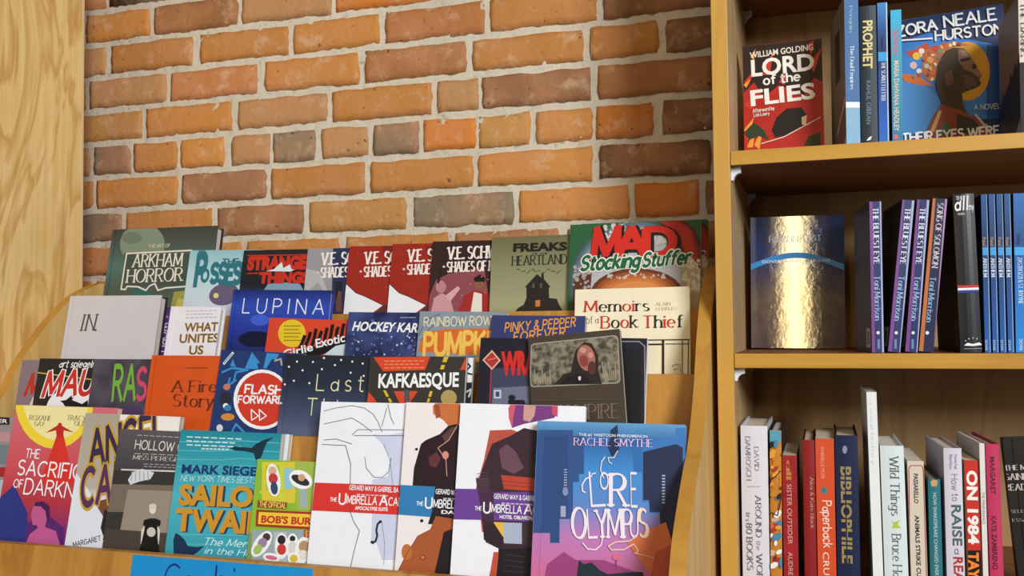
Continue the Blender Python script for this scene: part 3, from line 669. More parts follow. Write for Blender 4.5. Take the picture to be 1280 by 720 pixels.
b = comic('white comic with blue band and dark jacket design, middle of the three banded comics', (508, 503), (654, 506), None, None, 0, 0, '', 'f0e9ea')
b.fr(280, 400, 4).poly('c9713c', (1060, 412), (1180, 412), (1190, 520), (1130, 540), (1096, 500), (1046, 470), (1044, 430)).poly('a04f2e', (1050, 425), (1075, 420), (1085, 480), (1060, 495))
b.poly('2a161c', (985, 620), (1010, 600), (1080, 570), (1120, 530), (1160, 520), (1240, 560), (1240, 900), (940, 860), (950, 740)).poly('5c3c40', (1090, 580), (1140, 535), (1165, 540), (1110, 620)).poly('63303a', (1022, 690), (1060, 660), (1085, 690), (1060, 740), (1030, 730))
b.line('c99a80', 4, (1165, 530), (1125, 600), (1070, 640), (1110, 700), (1115, 780)).disc('d88c80', (1108, 676), 16, 20).disc('17131a', (963, 646), 7)
b.fr(280, 540, 4).poly('2f7db8', (870, 264), (1400, 290), (1390, 452), (860, 412)).poly('221821', (1060, 250), (1140, 250), (1180, 300), (1180, 470), (1020, 460), (1040, 400)).poly('a9582c', (868, 700), (920, 600), (970, 520), (1030, 490), (1060, 420), (1180, 440), (1180, 720), (868, 720)).poly('1d1519', (1100, 500), (1180, 470), (1180, 720), (1050, 720)).disc('bf7038', (915, 600), 26, 40).line('7b3a1c', 3, (868, 700), (920, 600), (970, 520), (1030, 490)).disc('7b3a1c', (995, 627), 14).disc('c47a44', (995, 627), 9).disc('17131a', (990, 444), 8)
b.fr(); comic_title(b, 532, 634, 1, 'DALLAS'); b.done()

b = comic('white comic with purple band and dark coat figure, right of the three banded comics', (576, 504), (732, 508), None, None, 0, 0, '', 'eff1f8')
b.fr(580, 400, 4).poly('7a3a80', (222, 440), (240, 410), (300, 405), (470, 412), (468, 470), (450, 490), (400, 500), (300, 520), (240, 540), (226, 490)).poly('d05a72', (222, 440), (236, 412), (262, 410), (248, 480), (240, 540), (224, 490)).poly('c8506a', (440, 412), (470, 412), (468, 485), (440, 470))
b.poly('cf9a92', (300, 425), (360, 430), (352, 480), (330, 510), (296, 500))
b.poly('b85444', (130, 552), (240, 548), (270, 560), (230, 700), (170, 800), (130, 1060), (90, 1060), (80, 960), (60, 840), (100, 700))
b.fr(580, 540, 4).poly('3a2430', (140, 60), (230, 20), (300, -20), (400, 0), (420, 740), (160, 740), (175, 560), (100, 540), (95, 470), (60, 300), (90, 190)).poly('6a4858', (175, 90), (215, 60), (260, 100), (300, 180), (250, 210), (190, 180)).poly('b8442e', (185, 215), (400, 235), (400, 300), (200, 285)).line('8a2e22', 3, (195, 245), (400, 262)).line('8a2e22', 3, (195, 265), (400, 282))
b.poly('6b3f94', (-60, 283), (70, 285), (100, 300), (380, 300), (380, 450), (100, 440), (-70, 436)).poly('452a48', (70, 285), (150, 290), (150, 445), (90, 440)).poly('4a3040', (60, 230), (130, 225), (130, 300), (70, 305))
b.poly('e4b84a', (150, 450), (205, 452), (205, 545), (160, 540)).poly('aab6cc', (200, 452), (290, 455), (290, 560), (200, 556)).poly('3a3038', (290, 455), (400, 455), (400, 600), (290, 560)).poly('2d1c26', (95, 470), (150, 455), (200, 530), (190, 590), (110, 550)).poly('c0503a', (150, 600), (175, 600), (160, 740), (125, 740)).poly('18121a', (175, 585), (400, 580), (400, 740), (165, 740))
for i in range(5): b.line('6b4c5c', 2.5, (66 + i*3, 210 + i*14), (120, 200 + i*15))
for i in range(4): b.line('443040', 3, (200, 610 + i*28), (300, 625 + i*26))
b.fr(); comic_title(b, 605, 640, 1, 'HOTEL OBLIVION'); b.done()

b = Face(HB, 'large blue and pink cover with city towers and flowing white lettering, front row right', 'A', .002, 4.0, (672, 526), (857, 531), .020,
         ink_gradient(((0, 'b0506a'), (.20, 'c86a9a'), (.40, 'b878b4'), (.56, '5a86c8'), (.74, '3f8ccf'), (.90, '2b62a4'), (1, '5f9ac8'))), None, True)
b.fr(580, 540, 4)
b.poly('31548c', (370, -10), (545, -10), (545, 20), (600, 20), (600, 210), (575, 210), (575, 250), (545, 250), (545, 435), (478, 435), (478, 555), (430, 555), (430, 505), (345, 505)).poly('2c4a80', (400, 20), (520, 20), (520, 430), (478, 430), (475, 550), (432, 550), (430, 505), (385, 500))
b.poly('3a78bc', (1110, -20), (1060, -20), (1060, 20), (890, 60), (890, 350), (925, 350), (925, 405), (980, 405), (980, 460), (1005, 460), (1005, 575), (1050, 575), (1090, 300)).poly('222c50', (895, 100), (1060, 60), (1095, 80), (1090, 300), (1050, 575), (1008, 572), (1003, 460), (980, 455), (978, 400), (930, 400), (925, 340), (896, 340)).poly('2f6eb4', (840, 60), (890, 100), (890, 200), (850, 200))
for i in range(11): b.rect('9fb6cc', 990, 215 + i*15, 1006, 222 + i*15).rect('b9a9b8' if i > 3 else '8ea4c4', 500, 185 + i*13, 516, 191 + i*13) if i < 10 else None
b.rect('a0a8c8', 484, 370, 510, 425).disc('7f93bc', (508, 298), 14, 22)
b.poly('e07a4c', (1010, 450), (1050, 575), (1040, 740), (960, 740), (880, 640), (820, 560), (900, 500)).poly('c4583c', (960, 600), (1048, 560), (1040, 740), (930, 740)).poly('9a3f7a', (420, 660), (500, 600), (560, 640), (700, 640), (860, 700), (860, 760), (400, 760))
b.poly('1d3154', (735, -10), (768, -35), (772, 20), (775, 90), (760, 115), (740, 120), (722, 70), (735, 30))
b.poly('162c34', (575, 640), (600, 660), (640, 652), (680, 690), (720, 710), (840, 700), (895, 700), (900, 760), (560, 760)).disc('dc6a8c', (762, 625), 20, 16).line('8a3a5a', 5, (762, 640), (760, 690))
b.text('THE #1 WEBTOON PHENOMENON', (575, 20), (918, 30), 14, 'dce6f6', 'b', .02, 'caption').text('RACHEL SMYTHE', (552, 66), (944, 76), 36, 'e6c2ee', 's', .15, 'author_name')
LW = 'efe6f2'
b.text('L', (640, 370), (708, 366), 168, LW, 'h', .075).text('O', (684, 285), (722, 285), 80, LW, 'h', .13).text('R', (735, 370), (812, 372), 160, LW, 's', .18).text('E', (838, 372), (868, 372), 165, LW, 'h', .08)
b.line(LW, 7, (640, 220), (610, 235), (592, 265), (594, 295), (608, 304)).line(LW, 5, (700, 230), (684, 190), (690, 150), (706, 125)).line(LW, 4, (770, 95), (750, 130), (722, 128), (728, 152), (740, 158)).line(LW, 6, (640, 212), (660, 205))
b.text('O', (545, 530), (612, 530), 150, LW, 's', .2).text('L', (626, 528), (668, 526), 140, LW, 'h', .09).text('Y', (668, 528), (722, 526), 138, LW, 's', .17).text('M', (722, 528), (792, 528), 140, LW, 's', .15).text('P', (800, 528), (842, 528), 140, LW, 's', .2).text('U', (836, 524), (872, 524), 92, LW, 'h', .14).text('S', (878, 524), (920, 524), 138, 'f6dcc8', 's', .26)
b.line(LW, 6, (694, 530), (688, 565), (660, 588), (620, 585), (596, 555)).line('f0cfc0', 6, (868, 520), (830, 545), (760, 550), (724, 570), (740, 590), (800, 588), (850, 560), (872, 590), (862, 610)).line('f0c8b0', 4, (850, 605), (900, 615), (950, 628)).fr().done()

# ---------------- second row
b = Face(PB, 'grey-mauve cover with slanted red letters, leftmost of second row', 'B', .010, 4, (28, 450), (108, 450), .010, '85767e')
b.text('MAUS', (31, 494), (92, 494), 26, 'b8322c', 'h', .24, shear=.25).poly('d6ccb0', (36, 508), (41, 496), (52, 500), (52, 510)).done()
b = Face(PB, 'black cover with slanted red lettering over a white disc, second row', 'B', .002, 4.5, (50, 448), (146, 449), .009, '272322')
b.fr(0, 400, 4).line('c9b13c', 5, (180, 262), (460, 298)).disc('e9edf4', (352, 452), 122, 110).poly(BK, (300, 405), (330, 400), (400, 345), (360, 400), (410, 420), (440, 400), (440, 440), (330, 440), (315, 415)).text('MAUS', (214, 382), (520, 366), 118, WH, 'h', .32, shear=.2).text('MAUS', (214, 382), (520, 366), 118, 'c9302a', 'h', .2, shear=.2).text('art spiegelman', (296, 236), (520, 238), 34, WH, 'h', .14, 'author_name', .2).fr().done()
b = Face(PB, 'dark plum cover with tall green and pink letters, second row', 'B', .002, 4.5, (118, 449), (214, 449), .009, ink_mottle('3c3644', '57505c', 20))
b.fr(0, 400, 4).text('RA', (562, 402), (672, 396), 168, '74b23a', 'h', .16).text('SC', (680, 396), (800, 390), 150, 'cf4a6c', 'h', .16).text('AL', (810, 390), (900, 386), 150, '74b23a', 'h', .16).poly('4c3a64', (600, 440), (700, 430), (720, 470), (600, 480)).fr().done()
b = Face(HB, 'plain orange cover with dark serif lettering, second row', 'B', .002, 4.5, (190, 444), (297, 445), .011, 'd4551c', 'b8451a', True)
b.text('A Fire', (215, 490), (270, 490), 14, '6e2a14', 's', .17).text('Story', (216, 508), (266, 509), 15, '6e2a14', 's', .17).blurb('8a3414', (232, 460), (260, 460), 1, 3, .7).done()
b = Face(PB, 'navy cover with a big red circle and light blue arrows, second row', 'B', .002, 4.5, (277, 437), (381, 442), .009, '23396e')
b.fr(280, 400, 4)
AR = '3a8fd0'
b.poly(AR, (120, 245), (105, 240), (140, 160), (180, 215), (165, 218), (172, 245)).poly(AR, (215, 165), (275, 170), (262, 200), (240, 195), (210, 245), (196, 240)).line(AR, 9, (-10, 262), (40, 240), (120, 250), (60, 262), (50, 300)).poly(AR, (30, 230), (45, 195), (60, 235)).line(AR, 9, (30, 290), (20, 330), (60, 300)).line(AR, 10, (40, 560), (60, 520), (100, 560)).line(AR, 9, (200, 540), (240, 520))
b.line(WH, 12, (0, 218), (45, 165)).line('5b86b4', 6, (2, 214), (43, 168)).disc('c07a60', (15, 335), 18, 16).disc('2a2a3a', (8, 395), 30, 34).disc(WH, (10, 430), 14).disc('d08a3c', (20, 485), 34, 18).disc('3e7fb4', (20, 440), 18, 16).disc('d8d8e0', (-20, 540), 16, 18).line('b8a890', 8, (255, 205), (285, 195), (290, 225))
b.disc(WH, (192, 398), 143, 150).disc('cf3a26', (194, 398), 127, 134)
b.text('FLASH', (106, 366), (292, 372), 42, WH, 'h', .2).text('FORWARD', (72, 416), (300, 418), 36, WH, 'h', .2)
for x in (138, 178): b.line(WH, 5, (x, 448), (x + 2, 502), (x + 36, 480), (x, 448))
b.fr().done()
b = Face(HB, 'night sky cover with thin cream hand lettering and stars, second row', 'B', .002, 4.5, (357, 443), (490, 446), .011, ink_gradient(((0, '8b8fa0'), (.45, '5a6484'), (.62, '3d4864'), (.82, '242a3c'), (1, '20242e'))), None, True)
b.fr(280, 400, 4)
for x, y in ((365, 208), (325, 234), (393, 252), (445, 210), (500, 190), (490, 246), (586, 200), (642, 208), (694, 218), (634, 264), (305, 322), (350, 304), (428, 316), (286, 416), (556, 226), (700, 280)): b.disc('f2f0e0', (x, y), 5)
b.text('Last', (462, 352), (696, 358), 80, 'e3e0b4', 'h', .075, gap=.5).text('Things', (414, 476), (760, 486), 84, 'e3e0b4', 'h', .075, gap=.5).fr().done()
b = Face(PB, 'black cover with red corners, road dashes and white capitals across, second row', 'B', .002, 4.5, (463, 445), (583, 446), .010, '37332f')
b.fr(280, 400, 4).poly('d6482a', (748, 186), (1030, 184), (1005, 250), (795, 256)).blurb('e8885a', (800, 206), (1005, 204), 3, 17, 3)
for p in (((1102, 180), (1124, 182), (1112, 212), (1092, 210)), ((1088, 224), (1106, 226), (1098, 248), (1080, 246)), ((796, 352), (810, 352), (826, 384), (812, 384)), ((820, 392), (832, 392), (842, 412), (828, 412)), ((1030, 356), (1044, 356), (1036, 384), (1022, 384)), ((1020, 392), (1032, 392), (1026, 412), (1014, 412))): b.poly('dcb62c', *p)
b.poly('d6482a', (1212, 182), (1180, 250), (1210, 250)).poly('d6482a', (724, 360), (750, 390), (764, 412), (716, 412)).poly('d6482a', (850, 356), (970, 356), (925, 420), (880, 420)).disc('8a8680', (914, 370), 18, 20).disc('b09a5c', (1125, 390), 40, 40).poly('595350', (900, 350), (930, 350), (930, 412), (902, 412))
b.text('KAFKAESQUE', (772, 338), (1174, 332), 70, WH, 'b', .03).fr().done()
b = Face(PB, 'narrow strip of a white cover with ink marks behind the black road cover', 'B', .022, 3, (520, 446), (592, 447), .010, '1c2232')
b.rect('e6eaf0', 560, 440, 593, 478).line(BK, 2, (583, 452), (588, 458), (584, 462)).line(BK, 2, (582, 466), (590, 468)).line('c6ccd6', 2, (583, 490), (590, 486), (586, 496)).done()
b = Face(HB, 'dark navy framed cover showing only its right side, behind the tilted brown cover', 'B', .030, 3, (700, 421), (809, 423), .014, '1a1b28', 'dcdcdc', True)
b.line('8d8f9c', 1.3, (700, 426), (799, 427), (806, 433), (806, 600)).rect('12131c', 777, 437, 801, 560).done()
b = Face(PB, 'black cover with heavy red letters and a red diamond badge, second row', 'B', .012, 4.5, (601, 422), (708, 424), .010, '1d1929')
b.fr(580, 400, 4).poly('3c4058', (140, 240), (330, 240), (330, 420), (128, 420)).poly('6a7088', (146, 340), (330, 330), (330, 420), (140, 420)).line('b82f3a', 5, (138, 200), (128, 420)).poly('d8b49c', (140, 150), (184, 202), (140, 250), (92, 200)).poly('b03030', (140, 160), (174, 202), (140, 240), (102, 200)).line('e07868', 5, (120, 200), (160, 190)).rect('c8ccd8', 150, 350, 186, 392).rect('3a4a6a', 158, 358, 178, 384).disc(BK, (240, 388), 18, 14).poly(BK, (222, 400), (300, 400), (310, 420), (220, 420)).text('WRATH', (186, 272), (450, 262), 112, 'cf2a24', 'b', .06).fr().done()
b = Face(PB, 'tilted brown cover with an oval sepia picture of an upturned face, second row', 'B', .000, 2.5, (660, 422), (774.5, 411), .012, '473b31')
b.fr(580, 400, 4)
def rr(m, q, r):
    pts = []
    for i, (x, y) in enumerate(q):
        pts += [(x + math.cos(math.radians(a))*r + (r if i in (0, 3) else -r), y + math.sin(math.radians(a))*r + (r if i < 2 else -r)) for a in [180 + 90*i + k*22.5 for k in range(5)]]
    b.poly(m, *pts)
rr('9a958a', ((334, 116), (772, 76), (782, 318), (328, 336)), 22); rr(ink_mottle('3f3a30', '8d8470', 90, .4, .6), ((340, 122), (766, 83), (776, 312), (334, 330)), 20)
for i in range(7): b.line('a89c82', 4, (690 + i*11, 210 + (i % 3)*22), (705 + i*9, 300)); b.line('a39a84', 4, (352 + i*13, 250 + (i % 3)*20), (360 + i*12, 320))
b.poly('2b221c', (545, 210), (560, 150), (600, 112), (640, 118), (672, 180), (672, 250), (690, 320), (452, 322), (500, 270), (535, 262))
b.disc('a86a5c', (612, 190), 44, 66, rot=-12).disc('8a3f3a', (600, 205), 22, 30, rot=-12).disc('c89488', (596, 152), 16, 13).disc('c89488', (634, 176), 12, 14).disc('5a2c2a', (640, 240), 20, 34).poly(BK, (520, 280), (600, 270), (650, 318), (480, 320)).poly('e0dcd0', (572, 284), (586, 282), (584, 302), (574, 302))
b.line('5c5044', 3, (330, 405), (790, 396)).text('VAMPIRE', (440, 498), (776, 490), 70, '75695c', 's', .14).fr().done()

# ---------------- third row
b = Face(PB, 'purple cover with its word running down the side, behind the white cover of third row', 'C', .026, 3, (196, 384), (272, 385), .007, '55347c')
b.text('WORLD', (203, 404), (198, 446), 7, 'd8cce8', 'h', .16).disc('9a82c0', (209, 396), 1.6).done()
b = Face(HB, 'plain pale grey-lilac cover with small dark italic letters, leftmost of third row', 'C', .008, 3.5, (88, 370), (202, 369), .020, 'cdc8ce', None, True, '26262c')
b.text('IN', (101, 413.5), (117, 413), 20, '55504e', 's', .16, shear=.12, gap=.34).disc('55504e', (119.5, 412.5), 1.4).done()
b = Face(HB, 'white cover with three lines of shiny gold capitals, third row', 'C', .004, 3.5, (214, 383), (277, 384), .016, 'e9e6ee', None, True)
b.blurb('b4b0b4', (232, 389), (272, 388), 3, 4.2, .5)
for t, p, q in (('WHAT', (230, 414.5), (272, 413.5)), ('UNITES', (224, 428.5), (273, 427.5)), ('US', (236, 443), (254, 442.5))): b.text(t, p, q, 11, ink('a8822c', .3, .5, .6), 'b', .03)
b.done()
b = Face(HB, 'deep blue cover with thin wide-spaced white capitals, third row', 'C', .012, 3.5, (292, 362), (414, 363), .014, ink_gradient(((0, '141838'), (.5, '18204c'), (.72, '24389a'), (.88, '2f4bb0'), (1, '1c2a70'))), None, True)
b.text('LUPINA', (303, 391), (404, 393), 18, 'e8ecf8', 'h', .08, gap=.55).disc('3f5fd0', (325, 400), 12, 7).disc('0f1230', (320, 424), 22, 10).done()
b = Face(PB, 'orange-red cover with a yellow disc and black spikes, third row', 'C', .002, 3.5, (337, 397), (446, 401), .010, 'd8482a')
b.fr(280, 260, 4).disc('e6c42c', (340, 627), 69).blurb('8a7a24', (300, 590), (385, 590), 5, 18, 3)
for i in range(9): b.line('1c1512', 17, (380 + i*29, 700 - (i % 2)*14), (398 + i*28, 655 - i*7), (404 + i*28, 640 - i*7 - (i % 3)*9))
b.poly('1c1512', (360, 712), (470, 690), (640, 632), (640, 690), (480, 735), (360, 735)).poly('c8dbe4', (500, 735), (560, 690), (640, 672), (640, 740)).text('Exotic', (462, 700), (608, 668), 44, WH, 'b', .02).text('Girlie', (300, 752), (448, 712), 40, WH, 'b', .02).fr().done()
b = Face(PB, 'starry indigo cover with white slanted sports capitals, third row', 'C', .002, 3.5, (436, 390), (552, 391), .012, ink_mottle('1d2348', '3f4a80', 22))
b.speck('8fa0d0', 40, 438, 416, 522, 445, .3, 1.1, 5).speck('c8d4f0', 9, 440, 420, 520, 445, .6, 1.7, 9).speck('5a6cb0', 14, 440, 394, 520, 445, 1, 3, 2).text('HOCKEY KARMA', (440, 413), (541, 416), 11.5, WH, 'b', .03, shear=.2).blurb('aab4d8', (500, 397), (520, 397), 1, 2, .5).done()
b = Face(PB, 'slate blue and orange cover with big yellow letters, third row', 'C', .002, 3.5, (525, 389), (634, 390), .012, '8794a0')
b.fr(280, 260, 4).poly('d86a2c', (970, 720), (985, 660), (1020, 620), (1100, 606), (1400, 600), (1400, 740)).line('5f6a78', 5, (972, 640), (1010, 560), (1080, 530)).line('5f6a78', 5, (985, 660), (1040, 590), (1200, 575)).fr()
b.text('RAINBOW ROWELL', (530, 408), (634, 406), 11, 'dcd3b4', 'h', .16, 'author_name').text('PUMPKIN', (530, 444), (628, 442), 27, 'eec258', 'h', .22).text('HEADS', (540, 474), (622, 474), 24, 'eec258', 'h', .22).done()
b = Face(PB, 'cream cover with red and black lettering and a door drawing, end of third row', 'C', .014, 2.5, (719, 362), (862, 358), .014, 'efe6c8', pages=PAGES)
RD, DK = 'c03a24', '2c241e'
def runs(parts, x0, x1, y0, y1, h):
    Ws = [stroke_text(t, 's', .17)[1] + .2 for t, _ in parts]; tot = sum(Ws) - .2; x = 0
    for (t, c), W in zip(parts, Ws):
        f0, f1 = x / tot, (x + W - .2) / tot; b.text(t, (x0 + (x1-x0)*f0, y0 + (y1-y0)*f0), (x0 + (x1-x0)*f1, y0 + (y1-y0)*f1), h, c, 's', .17 if h > 10 else .12); x += W
runs((('M', RD), ('em', DK), ('oi', RD), ('rs', DK)), 731, 811, 390, 388.5, 13.5)
runs((('of a', DK),), 733, 748, 404.5, 404, 9); runs((('B', RD), ('o', DK), ('o', RD), ('k', DK)), 752, 796, 410.5, 409.5, 15); runs((('T', RD), ('h', DK), ('ie', RD), ('f', DK)), 804, 853, 410, 409, 15)
b.text('ALAIN', (820, 382), (838, 381.5), 3.6, 'b4a67c', 's', .12, 'author_name').text('CHARLES', (820, 388), (846, 387.5), 3.6, 'b4a67c', 's', .12, 'author_name')
b.line(DK, 1.3, (740, 426), (862, 424.6)).line(DK, 2, (740, 431), (828, 430.5)).line(DK, 1, (832, 430), (862, 430)).line(DK, 3, (829, 426), (829, 500)).line(DK, 1, (853, 426), (853, 500)).line(DK, 1.2, (860.5, 426), (860, 500)).line('8c7e5c', .8, (840, 459), (842, 456), (850, 456), (851, 466)).line('8c7e5c', .8, (842, 462), (848, 461)).done()
b = Face(PB, 'indigo cover with orange brush lettering, third row beside the cream cover', 'C', .000, 3, (615, 394), (732, 395), .010, '333c6e')
b.text('PINKY & PEPPER', (631, 415), (719, 408), 11, 'e89a3c', 'h', .16, shear=.15, gap=.26).text('FOREVER', (642, 427), (706, 421), 11, 'e89a3c', 'h', .16, shear=.15, gap=.3).done()

# ---------------- top row
b = Face(HB, 'large dark green cover with a moon and a pale frame, left end of top row', 'D', .004, 3, (141, 287), (272, 282), .022, ink_gradient(((0, '2c2f2a'), (.45, '5c5f4a'), (.6, '48564c'), (.75, '4f6f66'), (.9, '47504a'), (1, '3c403a'))), '3a5a68', True, '2c3440')
b.fr(0, 240, 4).disc('7d8c78', (712, 262), 112, 104, rot=0).disc('6b7a68', (660, 230), 50, 30).rect('45504a', 620, 306, 960, 470)
b.poly('9a9a50', (850, 590), (870, 500), (950, 490), (960, 600)).poly('c8b85c', (870, 590), (890, 530), (930, 540), (940, 600)).poly('2f6a60', (640, 520), (700, 480), (760, 500), (740, 540))
FRM = 'e2ded0'
b.line(FRM, 7, (960, 292), (634, 308), (606, 486), (628, 488), (636, 472), (690, 474), (730, 492), (748, 470), (775, 458), (790, 492), (830, 480), (960, 470))
b.text('ARKHAM', (664, 376), (908, 370), 62, FRM, 's', .17).text('HORROR', (634, 454), (908, 444), 64, FRM, 's', .17).text('THE ART OF', (742, 280), (850, 276), 16, 'cfc9a8', 'h', .16, 'caption').fr().done()
b = Face(PB, 'pale aqua cover with wobbly teal letters and a purple oval creature, top row', 'D', .002, 4, (238, 313), (330, 312), .007, ink_gradient(((0, 'd8d2e2'), (.5, 'd2d6e2'), (.8, 'b4d2da'), (1, '8fbcc6'))))
b.fr(0, 240, 4).disc('6a5c7c', (1120, 512), 76, 54, rot=-14).disc('e6d87a', (1080, 518), 13).text('THE', (1112, 362), (1190, 360), 26, '2c6c78', 'h', .24)
for i, (ch, x, y, h) in enumerate((('P', 975, 466, 150), ('O', 1006, 446, 56), ('S', 1052, 450, 88), ('S', 1092, 452, 92), ('E', 1130, 458, 90), ('S', 1166, 454, 96), ('S', 1200, 450, 96))): b.text(ch, (x, y), (x + (40 if ch == 'P' else 32), y), h, '2f7482', 'h', .30)
b.fr().done()
b = Face(PB, 'black cover with glowing red outlined letters above blue light, top row', 'D', .002, 4, (305, 313), (398, 311), .008, ink_gradient(((0, '16202c'), (.5, '1c2a3a'), (.63, '2a3c4c'), (.75, '1d1f26'), (1, '2a2628'))))
b.fr(280, 260, 4).poly('7fa0b8', (200, 410), (220, 380), (300, 372), (380, 380), (400, 415)).line('c93224', 5, (118, 238), (500, 232)).text('STRANGER', (114, 306), (460, 302), 62, 'c93224', 'b', .07).text('THINGS', (172, 374), (424, 372), 52, 'c93224', 'b', .07)
b.line('c93224', 5, (118, 328), (172, 326)).poly('dce4e8', (250, 306), (290, 270), (298, 300), (330, 282), (338, 306), (352, 310), (330, 318), (210, 316)).fr().done()
def saga(label, tl, tr, cover, tx, ty, art):
    b = Face(PB, label, 'D', .002, 4.0, tl, tr, .006, cover, group='comics of one series in the top row')
    art(b)
    b.text('V.E. SCHWAB', (tx, ty), (tx + 78, ty - 2.5), 14.5, 'f0e8e0', 's', .28, 'author_name').text('SHADES OF MAGIC', (tx - 1, ty + 16), (tx + 80, ty + 13.5), 12, 'f0e8e0', 's', .30)
    b.disc('d8c8b8', (tx - 5, ty + 9.5), 1.5); b.done()
def art_grey(b):
    b.fr(280, 260, 4).poly('2c3358', (545, 200), (640, 196), (640, 570), (530, 570), (540, 400)).poly('b4b4b6', (400, 300), (480, 320), (520, 420), (520, 560), (390, 560)).poly('9c9c9e', (400, 440), (470, 370), (500, 420), (440, 560), (394, 560)).poly('6b4a44', (560, 420), (586, 410), (590, 520), (560, 520)).poly('23202c', (556, 370), (590, 366), (592, 420), (572, 412), (560, 470)).fr()
def art_red(dx):
    def f(b):
        b.fr(280, 260, 4).poly('e9ebf1', (612 + dx, 380), (660 + dx, 425), (700 + dx, 440), (795 + dx, 486), (745 + dx, 522), (740 + dx, 700), (560 + dx, 700)).poly('5a3230', (795 + dx, 486), (760 + dx, 524), (840 + dx, 560), (860 + dx, 480)).line('3a2624', 3, (612 + dx, 380), (660 + dx, 425), (700 + dx, 440), (795 + dx, 486)).poly('7c2620', (790 + dx, 190), (850 + dx, 188), (860 + dx, 330), (836 + dx, 300), (800 + dx, 240)).fr()
        b.speck('c8604c', 12, 440 + dx/4, 312, 486 + dx/4, 370, .3, .7, 4)
    return f
def art_dark(b):
    b.fr(280, 260, 4).poly('8c4a52', (1030, 430), (1060, 360), (1120, 330), (1300, 290), (1340, 560), (1010, 560)).poly('c9949a', (1035, 520), (1050, 450), (1090, 425), (1130, 450), (1150, 520), (1145, 560), (1030, 560)).disc('b98088', (1085, 395), 26, 30).poly('d6a8aa', (1105, 440), (1170, 390), (1180, 405), (1130, 470)).poly('a02a28', (1170, 520), (1200, 440), (1250, 410), (1340, 430), (1340, 560), (1160, 560)).poly('e4dcd4', (1250, 420), (1290, 430), (1290, 540), (1230, 540))
    b.disc('8a5a44', (1276, 372), 26, 36).poly('1c1416', (1250, 350), (1280, 332), (1306, 350), (1302, 372), (1252, 368)).poly('2c2022', (1080, 300), (1065, 370), (1075, 380), (1095, 300)).fr(); b.speck('d0909a', 16, 545, 340, 610, 385, .4, 1, 8)
saga('grey and navy comic with white serif lettering, top row left of the red pair', (385, 311), (462, 309), '98989c', 402, 331, art_grey)
saga('red comic with a white corner, left one of the matching red pair', (437, 308), (552, 306), '9c2a1e', 456, 330, art_red(0))
saga('red comic with a white corner, right one of the matching red pair', (491, 305), (606, 303), '9c2a1e', 510, 327, art_red(216))
saga('dark brown comic with pink smoke and a red-coated figure, top row', (541, 302), (656, 299), '35211e', 560, 324, art_dark)
b = Face(PB, 'grey-green cover with a dark lonely house with one lit window, top row', 'D', .002, 4, (615, 297), (738, 292), .009, ink_gradient(((0, '4c4a2c'), (.42, '7c7a50'), (.55, '9c9c78'), (.75, '8a8a68'), (1, '6a6848'))))
b.fr(580, 250, 4).poly('26201c', (305, 435), (365, 370), (386, 388), (388, 364), (398, 364), (400, 396), (432, 434), (424, 440), (426, 490), (464, 494), (474, 520), (505, 575), (240, 575), (270, 540), (298, 524), (312, 490), (312, 440)).poly('c8762c', (357, 502), (381, 500), (380, 532), (357, 534)).poly('5c5848', (342, 418), (352, 416), (352, 440), (342, 440)).poly('5c5848', (380, 416), (390, 416), (390, 440), (380, 440))
for i in range(9): b.line('3a382a', 3, (262 + i*25, 350 + (i % 3)*9), (272 + i*25, 345 + (i % 3)*9), (282 + i*25, 351 + (i % 2)*9))
b.text('FREAKS', (246, 258), (516, 250), 40, '201c18', 'b', .05).text('OF THE', (345, 274), (420, 272), 9, '201c18', 's', .16, 'caption').text('HEARTLAND', (242, 328), (514, 318), 46, '201c18', 's', .16).fr().done()
